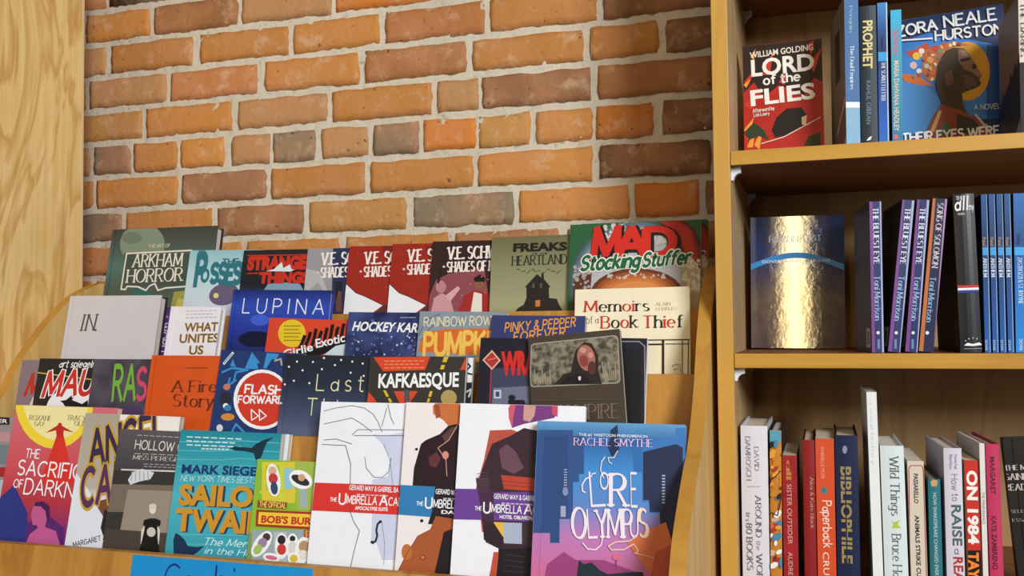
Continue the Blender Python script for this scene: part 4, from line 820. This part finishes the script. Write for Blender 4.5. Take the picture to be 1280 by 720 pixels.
def mad(label, o, tl, tr, dx, dy):
    b = Face(PB, label, 'D', o, 1.5, tl, tr, .010, '2c5f3c', '9aa0a4', group='matching red-lettered holiday paperbacks at the end of the top row')
    b.fr(580 + dx, 250 + dy, 4)
    for q, c in enumerate(('3e5a58', '566a74', '6c7a8c', '8790a0', 'a2a8b2', 'b4b8be')):       # pale halo of the hood, lighter inwards
        b.disc(c, (870, 420), 345 - q*13, 325 - q*15, n=40)
    for q, c in enumerate(('4c1c18', '7c2620', 'a42c22', 'b83026')):                            # red hood sweeping down the right side
        k = q * 14; b.poly(c, (960 + k*.5, 96 + k*.3), (1080, 92 + k*.5), (1150 - k*.4, 140 + k*.6), (1196 - k, 240 + k), (1190 - k, 350), (1120 + k*.4, 372 - k*.3), (1086 + k*.6, 250), (1044 + k*.5, 165))
    b.speck('c9c6c0', 70, 700, 130, 1010, 215, 5, 15, 3).speck('dedad2', 40, 690, 150, 1020, 200, 4, 10, 6).speck('8e8c88', 30, 700, 120, 1030, 240, 3, 8, 8)
    b.poly('b4a890', (1080, 300), (1130, 270), (1184, 350), (1188, 640), (1090, 640)).speck('d8d0c0', 60, 1090, 290, 1184, 460, 5, 14, 4)
    for q, c in enumerate(('6e3420', '96502a', 'b66630', 'c8763a', 'd6894c')):
        b.disc(c, (865, 470), 232 - q*22, 128 - q*16, n=30)
    b.poly('5c3222', (548, 410), (610, 345), (640, 360), (618, 640), (540, 640)).speck('a8a29a', 30, 545, 330, 640, 440, 4, 12, 7).speck('c4bcb0', 24, 720, 372, 1010, 392, 4, 9, 5)
    for c, wt, o_ in (('20181a', .38, 6), ('d02c20', .25, 0)):
        b.text('M', (648 + o_, 294 + o_), (770 + o_, 286 + o_), 146, c, 'h', wt, shear=.08).text('A', (770 + o_, 284 + o_), (905 + o_, 280 + o_), 140, c, 'h', wt).text('D', (912 + o_, 278 + o_), (1046 + o_, 272 + o_), 128, c, 'h', wt)
    for c, wt in (('ece8dc', .42), ('1c6440', .24)): b.text('Stocking', (584, 352), (872, 336), 66, c, 'h', wt, shear=.25).text('Stuffer', (894, 334), (1126, 318), 64, c, 'h', wt, shear=.25)
    b.fr().done()
mad('red-lettered holiday paperback, the front one of two at the right of top row', .002, (713, 281), (876, 275), 0, 0)
mad('red-lettered holiday paperback, mostly hidden behind its twin at the right end', .030, (727, 280), (885, 274), 16, -2)

# ---------------- blue paper sign on the front board
Yk, Zk, _ = TIER['A']; p = Vector((0, Yk, Zk + H)) + N0 * .0126
q0, q1 = hit((162, 694), p, N0), hit((387, 709), p, N0); U = Vector((1, 0, 0)); wd = q1.x - q0.x; top = (q0 + q1) / 2; top.z = min(q0.z, q1.z)
hh = .11; top = hit((275, 701.6), p, N0); org = top - V0 * hh
mwx = Matrix(((1, -N0.x, V0.x, org.x), (0, -N0.y, V0.y, org.y), (0, -N0.z, V0.z, org.z), (0, 0, 0, 1)))
sg = Book(); sg.frame(org, U, N0, V0, wd, hh); sg.mb = MB(); sg.name = 'paper_sign'
e = thing('paper_sign', 'bright blue hand-lettered paper sign on the front board of the rack', 'sign', None, mwx)
sg.extra = []; sg.mb.box(-wd/2, wd/2, 0, .0004, 0, hh, ink('1c93d6', .6, .2)); sheet = sg.mb.build('sheet', e)
sg.text('G', (204, 742), (224, 743), 37, '1b2f86', 'h', .075, 'handwriting').text('rap', (229, 744), (261, 746), 36, '1b2f86', 'h', .075, 'handwriting').text('hic', (267, 746), (312, 749), 39, '1b2f86', 'h', .075, 'handwriting')
for n, mb in sg.extra: mb.build(n, sheet)
# ================================================================ books in the bookcase
SZ = [z + H + .0003 for z in ST]
def vtext(b, t, x, y0, y1, hpx, m, st='b', wt=None, name='title', x2=None):
    "line of spine lettering reading downwards; x is the left side of the letters (their feet)"
    return b.text(t, (x, y0), (x if x2 is None else x2, y1), hpx, m, st, wt, name)
# ---------------- upper shelf
zf = SZ[2]
b = Face(PB, 'small red and black cover with white capitals and flames, left end of upper shelf', None, 0, 0, (928, 58), (1027, 48), .018, ink_mottle('b8261c', 'a01e18', 12), '3a1712', plane=(Vector((0, 1.425, zf + .09)), math.radians(3.5)), zfloor=zf, group='books on the bookcase shelves')
b.fr(880, 0, 3.2).poly('231512', (150, 180), (480, 150), (480, 330), (440, 310), (400, 380), (300, 340), (240, 390), (200, 330), (150, 380))
for p in (((160, 330), (200, 280), (180, 340)), ((230, 300), (280, 200), (262, 300)), ((300, 330), (330, 270), (322, 340)), ((420, 260), (470, 190), (440, 290)), ((160, 420), (230, 350), (190, 440)), ((410, 180), (440, 160), (430, 220))): b.poly('c93424', *p)
for p in (((158, 340), (186, 316), (170, 352)), ((160, 520), (200, 470), (176, 560)), ((172, 590), (208, 500), (196, 590)), ((186, 230), (206, 196), (200, 240)), ((200, 580), (236, 510), (222, 600))): b.poly('e89a3a', *p)
b.poly('1a1311', (272, 520), (290, 470), (330, 435), (390, 430), (410, 460), (408, 500), (380, 510), (330, 540), (285, 550)).poly('2c3a24', (160, 530), (200, 490), (240, 520), (260, 560), (220, 545), (180, 560)).poly('c8a880', (390, 470), (412, 460), (408, 500), (392, 500)).line('d8d0c0', 4, (230, 575), (320, 548), (465, 470)).poly('2e3c24', (400, 580), (420, 545), (466, 530), (466, 590))
b.text('WILLIAM GOLDING', (184, 234), (438, 200), 24, 'e8e0d4', 'b', .02, 'author_name').text('LORD', (190, 306), (442, 278), 66, 'f0ece4', 'b', .03).text('of the', (240, 340), (384, 322), 34, 'f0ece4', 'h', .18).text('FLIES', (188, 424), (446, 392), 62, 'f0ece4', 'b', .03).text('Afterword by', (196, 452), (282, 440), 14, 'f0ece4', 'h', .16, 'caption').text('Lois Lowry', (200, 468), (262, 460), 13, 'f0ece4', 'h', .16, 'caption').fr().done()

def spine(*a, **k): return Spine(*a, **k)
b = spine(PB, 'paperback with a two-blue spine crossed by a white bar, upper shelf', (1058, 179), (1055, -6), (1072.5, -8), 1.325, zf, '3f6fa6', '7d7468', depth=.135, yaw=7)
b.rect('87b4d4', 1040, 134, 1090, 190).rect('f2f4f6', 1040, 127.5, 1090, 134.5); vtext(b, 'The Dual Empires', 1063, 57, 112, 4.5, 'dfe8f0', 's', .17); vtext(b, 'Penguin', 1062, 8, 40, 3.5, '9fc0dc', 's', .15, 'author_name')
b.side_rect('2c2420', .045, .09, .5, .85).side_poly('c8c0b4', ((.03, .30), (.03, .34), (.62, .17), (.62, .13)), 2).side_poly('d8d0c4', ((.0, .0), (.25, .0), (.02, .08)), 3); b.done()
b = spine(HB, 'dark slate spine with pale gold capitals and teal capitals below, upper shelf', (1077, 177.5), (1074, 8), (1095, 7), 1.325, zf, '26343f', '1c262e', True, depth=.13, yaw=2)
vtext(b, 'PROPHET', 1079, 26, 86, 12, 'dccf94', 'b', .03); vtext(b, 'KAHLIL GIBRAN', 1083, 101, 155, 6, '6d93a0', 'b', 0, 'author_name'); b.disc('3a3c3a', (1086, 48), 2).poly('f2f4f6', (1083, 176), (1086, 172), (1090, 170), (1088, 175)).done()
b = spine(PB, 'thin deep blue spine with a light blue square block, upper shelf', (1099, 176), (1096.5, 4), (1109, 3), 1.325, zf, ink_gradient(((0, '2b6cc8'), (.45, '1e4a96'), (.62, '16305e'), (.8, '1d4c8c'), (1, '3f86cc'))), '1d3f80', depth=.132, yaw=1)
b.rect('38a4e8', 1090, 65, 1115, 76.5); vtext(b, 'Hawthorne', 1101, 46, 63, 4, '0e1c38', 's', .2, 'author_name'); vtext(b, 'THE SCARLET LETTER', 1102, 78, 126, 4.5, 'e6eef8', 's', .2); b.line('c8dcf0', 1.3, (1108, 4), (1110.5, 176)).done()
b = spine(PB, 'cyan spine with pink and cream capitals beside the portrait cover, upper shelf', (1115.5, 174), (1113, 13), (1126.5, 12), 1.325, zf, ink_gradient(((0, '2c7aa0'), (.6, '3f9ab4'), (.8, '3ea4c4'), (1, '2fb0dc'))), '123258', depth=.135, yaw=2.5)
vtext(b, 'BEOWULF', 1116, 38, 69, 7, 'c0648c', 'b', .03); vtext(b, 'MARIA DAHVANA HEADLEY', 1117.5, 76, 164, 6.5, 'dcc8a8', 'b', .02, 'author_name'); b.disc('d86a6a', (1120, 171), 3).done()

b = Face(PB, 'cobalt cover with a profile portrait in a flowered headwrap, upper shelf', None, 0, 0, (1112, 28), (1253, 5), .016, ink_mottle('1d62b4', '2a80cc', 14), '143a70', plane=(Vector((0, 1.50, zf + .1)), math.radians(2.5)), zfloor=zf, group='books on the bookcase shelves')
b.fr(880, 0, 3.2).poly('17305c', (700, 100), (1210, 10), (1210, 190), (1130, 170), (900, 130), (780, 170), (700, 180)).poly('1a4c86', (1130, 180), (1210, 170), (1210, 540), (1130, 540)).poly('1c2c4e', (1080, 480), (1210, 470), (1210, 560), (1060, 560))
b.disc('d69a24', (1052, 285), 92, 118).poly('3f86c8', (790, 330), (860, 320), (950, 400), (880, 530), (790, 540))
b.poly('c0482a', (805, 205), (840, 200), (890, 170), (905, 190), (900, 230), (830, 232)).poly('c86a30', (790, 295), (850, 300), (920, 345), (860, 340), (800, 325)).poly('b4673c', (880, 200), (1000, 165), (1060, 180), (990, 190), (960, 240), (930, 310), (900, 330), (870, 290))
for c, x, y, r in (('e0c040', 850, 225, 16), ('e8d8d0', 870, 205, 12), ('d8b8c0', 838, 262, 15), ('e0e0e8', 860, 285, 11), ('c23a28', 925, 195, 15), ('d89a50', 905, 240, 14), ('7a8a6a', 945, 205, 11), ('d86a3a', 915, 290, 12), ('c8c0b8', 890, 265, 10), ('c84a30', 960, 180, 10), ('e8c070', 985, 182, 8)): b.disc(c, (x, y), r, n=9)
for q, (cx, cy) in enumerate(((868, 222), (900, 212), (940, 232), (965, 212), (925, 258), (895, 300), (912, 318), (862, 300), (838, 308), (950, 190), (1000, 176), (1020, 178), (915, 222), (880, 240), (935, 285), (905, 275))):
    b.disc(('d8c8a0', 'c04a2c', '6a7c8c', 'e0a850', 'e8e0d8', '8c3a2c')[q % 6], (cx, cy), 5 + q % 4, 9 - q % 3, n=8, rot=q*37)
b.poly('3a2a22', (925, 340), (935, 260), (965, 205), (1000, 192), (1040, 196), (1065, 225), (1078, 245), (1090, 268), (1112, 300), (1100, 318), (1108, 336), (1090, 350), (1060, 360), (1030, 372), (1035, 420), (1060, 470), (960, 440), (940, 390))
b.poly('8a6a58', (1015, 200), (1042, 198), (1066, 226), (1090, 268), (1112, 300), (1098, 312), (1070, 290), (1040, 280), (1020, 250)).poly('a88878', (1025, 205), (1042, 204), (1060, 225), (1040, 228)).poly('1a1412', (1022, 238), (1062, 232), (1066, 240), (1028, 250)).poly('5a4236', (1030, 300), (1080, 310), (1090, 345), (1050, 355)).poly('6a503f', (960, 300), (990, 280), (1000, 330), (970, 350)).disc('1a1412', (1080, 268), 9, 12)
b.poly('8c3a24', (890, 530), (920, 460), (950, 420), (1020, 440), (1080, 470), (1150, 530), (1150, 560), (880, 560)).poly('3f6a48', (935, 540), (965, 480), (1000, 540)).poly('c8a060', (905, 525), (940, 440), (950, 450), (920, 530)).poly('33241c', (1010, 455), (1080, 480), (1110, 525), (1010, 540)).line('c8b89c', 10, (1085, 460), (1110, 490), (1140, 525)).line('c8b89c', 8, (1100, 520), (1130, 500))
b.text('ZORA', (776, 150), (932, 120), 40, 'eef0f2', 'h', .2, 'author_name').text('NEALE', (962, 112), (1168, 80), 44, 'eef0f2', 'h', .17, 'author_name').text('HURSTON', (926, 165), (1194, 136), 38, 'e8e6e2', 'h', .18, 'author_name').line('eef0f2', 7, (776, 165), (912, 156)).text('A NOVEL', (1080, 442), (1184, 436), 20, 'd8d4cc', 'h', .14, 'subtitle').text('THEIR EYES WERE', (795, 572), (1180, 540), 34, 'f2f2f0', 'h', .22).fr().done()
b = spine(HB, 'tan book with dark pine silhouettes on its side, right edge of upper shelf', (1276, 166), (1273, -8), (1302, -9), 1.325, zf, 'e6e0d4', 'ab8f70', True, depth=.145, yaw=0)
vtext(b, 'THE DARING', 1276, 4, 70, 5, '4a443c', 's', .15)
b.rect('1e1c1c', 1260, 78, 1310, 180)
b.side_poly('211f20', ((0, 0), (1, 0), (1, .33), (.93, .42), (.9, .36), (.8, .47), (.74, .40), (.62, .44), (.5, .46), (.42, .53), (.36, .47), (.2, .56), (.14, .5), (0, .58))).side_poly('cfc8c0', ((0, 0), (.3, 0), (.03, .12)), 2); b.done()

# ---------------- middle shelf
zf = SZ[1]
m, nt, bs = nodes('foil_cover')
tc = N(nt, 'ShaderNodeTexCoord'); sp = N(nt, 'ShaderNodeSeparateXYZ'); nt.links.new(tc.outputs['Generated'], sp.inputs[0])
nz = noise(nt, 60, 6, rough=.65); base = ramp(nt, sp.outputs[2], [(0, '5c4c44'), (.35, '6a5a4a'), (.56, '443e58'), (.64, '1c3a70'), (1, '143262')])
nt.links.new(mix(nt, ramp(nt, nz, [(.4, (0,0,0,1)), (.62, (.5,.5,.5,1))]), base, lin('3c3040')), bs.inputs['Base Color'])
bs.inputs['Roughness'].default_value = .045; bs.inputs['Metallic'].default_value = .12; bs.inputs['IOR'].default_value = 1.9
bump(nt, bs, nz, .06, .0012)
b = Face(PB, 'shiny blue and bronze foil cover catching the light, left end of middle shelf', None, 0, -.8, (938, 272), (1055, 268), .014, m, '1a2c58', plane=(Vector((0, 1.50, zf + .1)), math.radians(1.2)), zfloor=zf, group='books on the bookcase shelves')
arcpts = [(938 + 117*i/12, 334 - 15*math.sin(math.pi*i/12)) for i in range(13)]
b.poly(ink('2a86c8', .25), *([(x, y - 3.5) for x, y in arcpts] + [(x, y + 3.5) for x, y in arcpts[::-1]]))
b.text('PARADISE LOST', (962, 303), (1026, 301), 7, 'c8d0dc', 's', .15).text('DOVER THRIFT EDITIONS', (953, 329), (1038, 327), 3.6, 'd8e4f0', 'b', .0, 'caption').done()

def purple(label, bl, tl, tr, yaw, side='57504a'):
    b = spine(PB, label, bl, tl, tr, 1.325, zf, '2b3468', side, depth=.134, yaw=yaw, group='matching purple-edged spines on the middle shelf')
    x0, x1, xa, xb = tl[0], tr[0], bl[0], bl[0] + (tr[0] - tl[0])
    b.poly('7c4690', (x0 - 2, 235), (x0 + 4, 235), (xa + 4, 450), (xa - 2, 450)).poly('a8b0d8', (x1 - 2.2, 235), (x1 + 2, 235), (xb + 2, 450), (xb - 2.2, 450))  # purple edge band; the pale right strip is a painted edge highlight
    k = (bl[0] - tl[0]) / (bl[1] - tl[1]); f = lambda y: x0 + (y - tl[1]) * k
    vtext(b, 'THE BLUEST EYE', f(260) + 4.6, 260, 330, 6.5, 'dfe4f4', 's', .2, x2=f(330) + 4.6); vtext(b, 'Toni Morrison', f(345) + 4.6, 345, 400, 7, '9ec0e0', 's', .17, 'author_name', x2=f(400) + 4.6)
    b.disc('e8ecf4', (f(416) + 8, 416), 2).rect('6f86b8', f(430) + 7, 424, f(430) + 10, 436)
    b.side_rect('d8d8dc', .012, .042, .03, .16).side_rect('8a8a90', .018, .036, .05, .14, 2).done()
purple('purple-edged spine with grey back cover fully in view, left of the matching three', (1090, 440), (1086.5, 252), (1101.5, 251), 6.5)
purple('purple-edged spine tilted to the right, middle of the matching three', (1110, 440), (1128, 251), (1143.5, 250), 6.5, '39332f')
purple('purple-edged spine tilted to the right, beside the orange-edged spine', (1131.5, 440), (1146.5, 250.5), (1162, 250), 3)
b = spine(PB, 'orange-edged navy spine leaning beside the thick black book, middle shelf', (1148.5, 440), (1166, 249.5), (1184.5, 249), 1.325, zf, '23284c', 'b4682c', depth=.134, yaw=2)
b.poly('c0703a', (1162, 235), (1170.5, 235), (1153, 450), (1144, 450)).poly('b48ac0', (1182.5, 235), (1188, 235), (1171, 450), (1166, 450)); vtext(b, 'SONG OF SOLOMON', 1172.5, 254, 334, 7, 'cfc8c8', 's', .2, x2=1165); vtext(b, 'Toni Morrison', 1163, 346, 402, 7, '8fb8d8', 's', .17, 'author_name', x2=1158); b.disc('e8ecf4', (1159, 416), 2.2).done()  # lilac strip down the right side paints a highlight on the spine edge
b = spine(HB, 'thick glossy black spine with a red white and blue stripe, middle shelf', (1201, 440), (1191, 243), (1217.5, 241), 1.322, zf, ink('17161a', .32, .35), ink('1b1a1c', .3), True, depth=.15, yaw=4)
b.poly('c82c34', (1190, 357), (1235, 356), (1235, 359.5), (1190, 361)).poly('eef0f4', (1190, 360.5), (1235, 359), (1235, 362), (1190, 363.5)).poly('2a3a8c', (1190, 363.2), (1235, 361.8), (1235, 365), (1190, 366.5))
b.text('THE', (1195, 250), (1204, 249.5), 4.5, 'e8eaee', 's', .17).text('all', (1194, 263), (1209, 262), 17, 'e8eaee', 'h', .15, shear=.1, gap=.3).text('my', (1211, 262.5), (1217, 262), 8, 'e8eaee', 'h', .16).text('sons', (1197, 269), (1206, 268.5), 4, 'c8ccd4', 's', .16)
b.poly('eef0f4', (1205, 432), (1209, 428.5), (1216, 430), (1224, 428), (1228, 431), (1217, 432.5)).line('9aa0a8', .8, (1205, 436), (1228, 435.5)); [b.disc('c8ccd4', (x, y), .9, n=6) for x, y in ((1207, 426), (1211, 423.5), (1216, 422.5), (1221, 423.5))]
b.side_rect('3a3838', .01, .03, .03, .2).done()
order = ['first', 'second', 'third', 'fourth']
for i, x in enumerate((1226, 1235.7, 1245.4, 1255)):
    b = spine(PB, '%s thin navy spine with a light blue block from the thick black book' % order[i], (x + 5.5, 441), (x, 243 - i*.2), (x + 7.6, 243 - i*.2), 1.326, zf, ink_gradient(((0, '1f5aa6'), (.4, '1c4888'), (.7, '1a3566'), (1, '23528e'))), '0f1f44', depth=.132, yaw=2.5, group='matching thin navy spines on the middle shelf')
    b.rect('3f9fe0', x - 6, 309, x + 18, 319); vtext(b, 'ANTHEM', x + 2.8, 323, 346, 4.6, 'dfe8f4', 's', .2, x2=x + 3.6); vtext(b, 'Rand', x + 2.2, 297, 307, 4, 'b08a50', 's', .2, 'author_name'); vtext(b, 'DOVER', x + 5, 425, 438, 3.6, 'c8dcf0', 'b', .0, 'publisher'); b.line('8fb4d8', .9, (x + 7.2, 240), (x + 11.7, 445)).done()
b = spine(PB, 'wider bright blue spine after the thin navy ones, right edge of middle shelf', (1270, 442), (1266.5, 242), (1284, 241.5), 1.326, zf, ink_gradient(((0, '2a86d8'), (.5, '1f68b8'), (.7, '1b4c88'), (1, '2a6cb4'))), '14284c', depth=.132, yaw=2)
b.rect('3fa8ee', 1255, 309, 1290, 319); vtext(b, 'ZASTROZZI & ST. IRVYNE', 1272, 322, 380, 5.5, 'c8dcec', 's', .2, x2=1273.5); vtext(b, 'Shelley', 1271, 292, 306, 4.5, '14243c', 's', .2, 'author_name'); vtext(b, 'DOVER', 1274, 424, 438, 4.5, 'cfe4f6', 'b', 0, 'publisher'); b.done()

# ---------------- lower shelf
zf = SZ[0]
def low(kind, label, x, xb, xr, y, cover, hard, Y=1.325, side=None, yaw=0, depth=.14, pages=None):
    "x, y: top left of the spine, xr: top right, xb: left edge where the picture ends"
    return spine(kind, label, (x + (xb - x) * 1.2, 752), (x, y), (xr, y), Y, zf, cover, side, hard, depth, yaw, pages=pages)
b = low(HB, 'wide white-lilac spine with two lines of grey capitals, left end of lower shelf', 925.5, 928.5, 959, 532, 'dcdce8', True)
vtext(b, 'DAVID', 942.5, 559, 588, 5.5, '7c7c8c', 's', .16, 'author_name', x2=943.5); vtext(b, 'DAMROSCH', 932, 546, 600, 5.5, '7c7c8c', 's', .16, 'author_name', x2=933.5); vtext(b, 'AROUND', 944, 620, 671, 7, '60606e', 's', .16, x2=945); vtext(b, 'the', 945.5, 676, 688, 5, '8a8a98', 's', .14, x2=946); vtext(b, 'WORLD', 945.5, 693, 742, 7, '60606e', 's', .16, x2=947); vtext(b, 'in', 933, 641, 650, 5, '8a8a98', 's', .14); vtext(b, '80 BOOKS', 933, 654, 712, 7, '60606e', 's', .16, x2=934.5); b.line('a8a8b8', .8, (935, 608), (950, 608)).done()
b = low(HB, 'spine with a busy multicoloured collage pattern, lower shelf', 962, 963.5, 976.5, 538, 'c8842c', True, side='2a2830')
b.rect('58a0b8', 955, 536, 985, 553)
rd = random.Random(11)
for i in range(46):
    x, y = rd.uniform(960, 980), rd.uniform(553, 725); c = rd.choice(('c8842c', 'e0a040', 'a83c2c', 'd86a4a', '1e2026', 'eef0f0', '4a88b0', 'd8b0a0', '7a2c3c', '3a2a20')); r = rd.uniform(3, 8)
    b.disc(c, (x, y), r * .6, r, n=7, rot=rd.uniform(0, 90))
b.line('15151a', 1.3, (963, 600), (970, 595), (976, 588)).line('15151a', 1.3, (964, 640), (972, 644), (977, 620)).done()
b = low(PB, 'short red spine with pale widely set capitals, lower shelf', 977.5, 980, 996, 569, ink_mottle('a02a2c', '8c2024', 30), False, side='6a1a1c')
vtext(b, 'SISTER OUTSIDER', 983.5, 605, 680, 6, 'd8a8a0', 'b', 0, x2=985); vtext(b, 'AUDRE LORDE', 985, 690, 750, 6, 'd8a8a0', 'b', 0, 'author_name', x2=986); vtext(b, 'all', 983, 577, 598, 6, 'c0803c', 's', .2, 'caption'); b.done()
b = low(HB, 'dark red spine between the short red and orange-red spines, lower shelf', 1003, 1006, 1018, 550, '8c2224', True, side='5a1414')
vtext(b, 'Alex & Kate Black', 1012.5, 597, 660, 4, 'c8a090', 's', .14, x2=1013.5); b.done()
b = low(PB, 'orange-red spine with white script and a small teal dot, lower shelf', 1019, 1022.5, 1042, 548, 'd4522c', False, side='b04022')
vtext(b, 'GABRIELLE MOSS', 1026, 558, 598, 4.5, 'e8a890', 'b', 0, 'author_name', x2=1026.5); b.disc('2f8088', (1030, 613), 3.6, 4.2); vtext(b, 'Paperback', 1028, 626, 684, 11, 'f0e4dc', 'h', .12, x2=1029.5); vtext(b, 'CRUSH', 1028.5, 690, 736, 8, 'f0dcd0', 'b', 0, x2=1030); b.done()
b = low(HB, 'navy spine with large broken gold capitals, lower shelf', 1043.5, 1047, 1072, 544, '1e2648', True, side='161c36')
vtext(b, 'BIBLIOPHILE', 1051, 583, 704, 13, '9c8a54', 'b', .03, x2=1053); b.line('1e2648', 1.6, (1056, 575), (1059, 710)).disc('8a8fa8', (1056, 562), 3, 5).done()
b = low(PB, 'tall thin white spine standing above its neighbours, middle of lower shelf', 1083, 1091, 1095.5, 490, 'e6ecee', False, side='dfe4e6', yaw=1)
vtext(b, 'a small history', 1086.5, 500, 580, 4, 'c0c8cc', 's', .1, x2=1089.5); b.done()
b = low(HB, 'wide pale mint spine with dark lettering and a little lime crown, lower shelf', 1100, 1106, 1129.5, 557, 'd6e4e6', True, side='c4d0d4', yaw=1)
vtext(b, 'Wild Things', 1112, 571, 644, 11, '5a6468', 's', .15, x2=1114.5); b.poly('b8c83a', (1114, 650), (1117, 653), (1125, 650), (1122, 655), (1126, 660), (1115, 660), (1117, 655)); vtext(b, 'Bruce Handy', 1115, 668, 742, 11, '5a6468', 's', .15, 'author_name', x2=1117.5); b.done()
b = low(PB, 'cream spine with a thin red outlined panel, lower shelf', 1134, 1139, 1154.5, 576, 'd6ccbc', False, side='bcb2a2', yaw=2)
b.line('a03a3a', 1.2, (1138, 730), (1136, 586), (1138, 582), (1152, 582), (1154, 586), (1158.5, 730)); vtext(b, 'PASSARELLO', 1142, 592, 629, 5.5, '3c342e', 'b', .03, 'author_name', x2=1142.8); vtext(b, 'ANIMALS STRIKE CURIOUS', 1143.5, 644, 745, 5.5, '3c342e', 'b', .03, x2=1147); b.done()
b = low(HB, 'short teal spine with white capitals and a tan emblem, lower shelf', 1160, 1163.5, 1175.5, 599, '2c7480', True, side='1f5a64', yaw=2.6)
b.poly('c8a070', (1163, 602), (1167, 599), (1172, 601), (1171, 608), (1164, 608)); vtext(b, 'HOW SHAKESPEARE CHANGED EVERYTHING', 1166, 616, 742, 4.6, 'c8dcdc', 'b', 0, x2=1169.5); b.done()
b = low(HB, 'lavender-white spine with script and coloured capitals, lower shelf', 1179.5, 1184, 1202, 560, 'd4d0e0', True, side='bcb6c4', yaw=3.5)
vtext(b, 'Pamela Paul', 1193, 568, 586, 3.6, '6a6676', 's', .14, 'author_name'); vtext(b, 'Maria Russo', 1187, 568, 586, 3.6, '6a6676', 's', .14, 'author_name'); vtext(b, 'How to', 1189, 593, 626, 8, '7a7686', 'h', .1, x2=1190.5); vtext(b, 'RAISE', 1189.5, 631, 682, 12, '4a6a64', 'b', .02, x2=1191.5); vtext(b, 'a', 1193.5, 686, 692, 8, '7a7686', 'h', .1); vtext(b, 'READER', 1192, 696, 760, 12, 'b03a34', 'b', .02, x2=1195); b.done()
b = low(PB, 'red and black spine with bold white capitals and numerals, lower shelf', 1205, 1210.5, 1222, 575, 'c63226', False, side='c0a878', yaw=4)
b.rect('1a1416', 1195, 688, 1235, 740).line('1a1416', 2, (1204.5, 576), (1210, 720)); vtext(b, 'ON 1984', 1208.5, 588, 680, 13, 'f4f0ea', 'b', .04, x2=1211); vtext(b, 'TAYLOR', 1210.5, 690, 756, 13, 'f08a2c', 'b', .04, 'author_name', x2=1212); b.done()
b = low(PB, 'slim white spine between the red-and-black and the pink spines, lower shelf', 1224, 1229, 1230.5, 554, 'e0dcda', False, side='cfc8bc', yaw=4)
vtext(b, 'THE PERSEVERANCE', 1227.3, 615, 655, 3.6, '4a4848', 'b', .0, x2=1228.2); b.done()
b = low(HB, 'raspberry pink spine with dark capitals, lower shelf', 1232, 1238, 1249, 555, 'c23a62', True, side='a02c50', yaw=4)
vtext(b, 'MARGARET', 1237.5, 571, 618, 6, '5c2036', 'b', .02, 'author_name', x2=1239); vtext(b, 'KATE ZAMBRENO', 1239.5, 645, 712, 6, '5c2036', 'b', .02, x2=1241.5); b.done()
b = Face(HB, 'near-black cover with small white serif capitals, right edge of lower shelf', None, 0, -3, (1253, 549), (1330, 546), .03, '23211f', None, True, plane=(Vector((0, 1.335, zf + .1)), math.radians(1.0)), zfloor=zf, group='books on the bookcase shelves')
for t, p, q, h in (('THE MARY', (1256, 588), (1302, 586), 6), ('GAINES', (1256, 600), (1290, 599), 7.5), ('READER', (1257, 613), (1296, 612), 7.5)): b.text(t, p, q, h, 'cfc8c0', 's', .18)
b.text('SELECTED', (1264, 641), (1300, 640), 3.6, 'a8a29a', 's', .15, 'subtitle').text('ESSAYS', (1266, 652), (1294, 651), 3.6, 'a8a29a', 's', .15, 'subtitle').done()
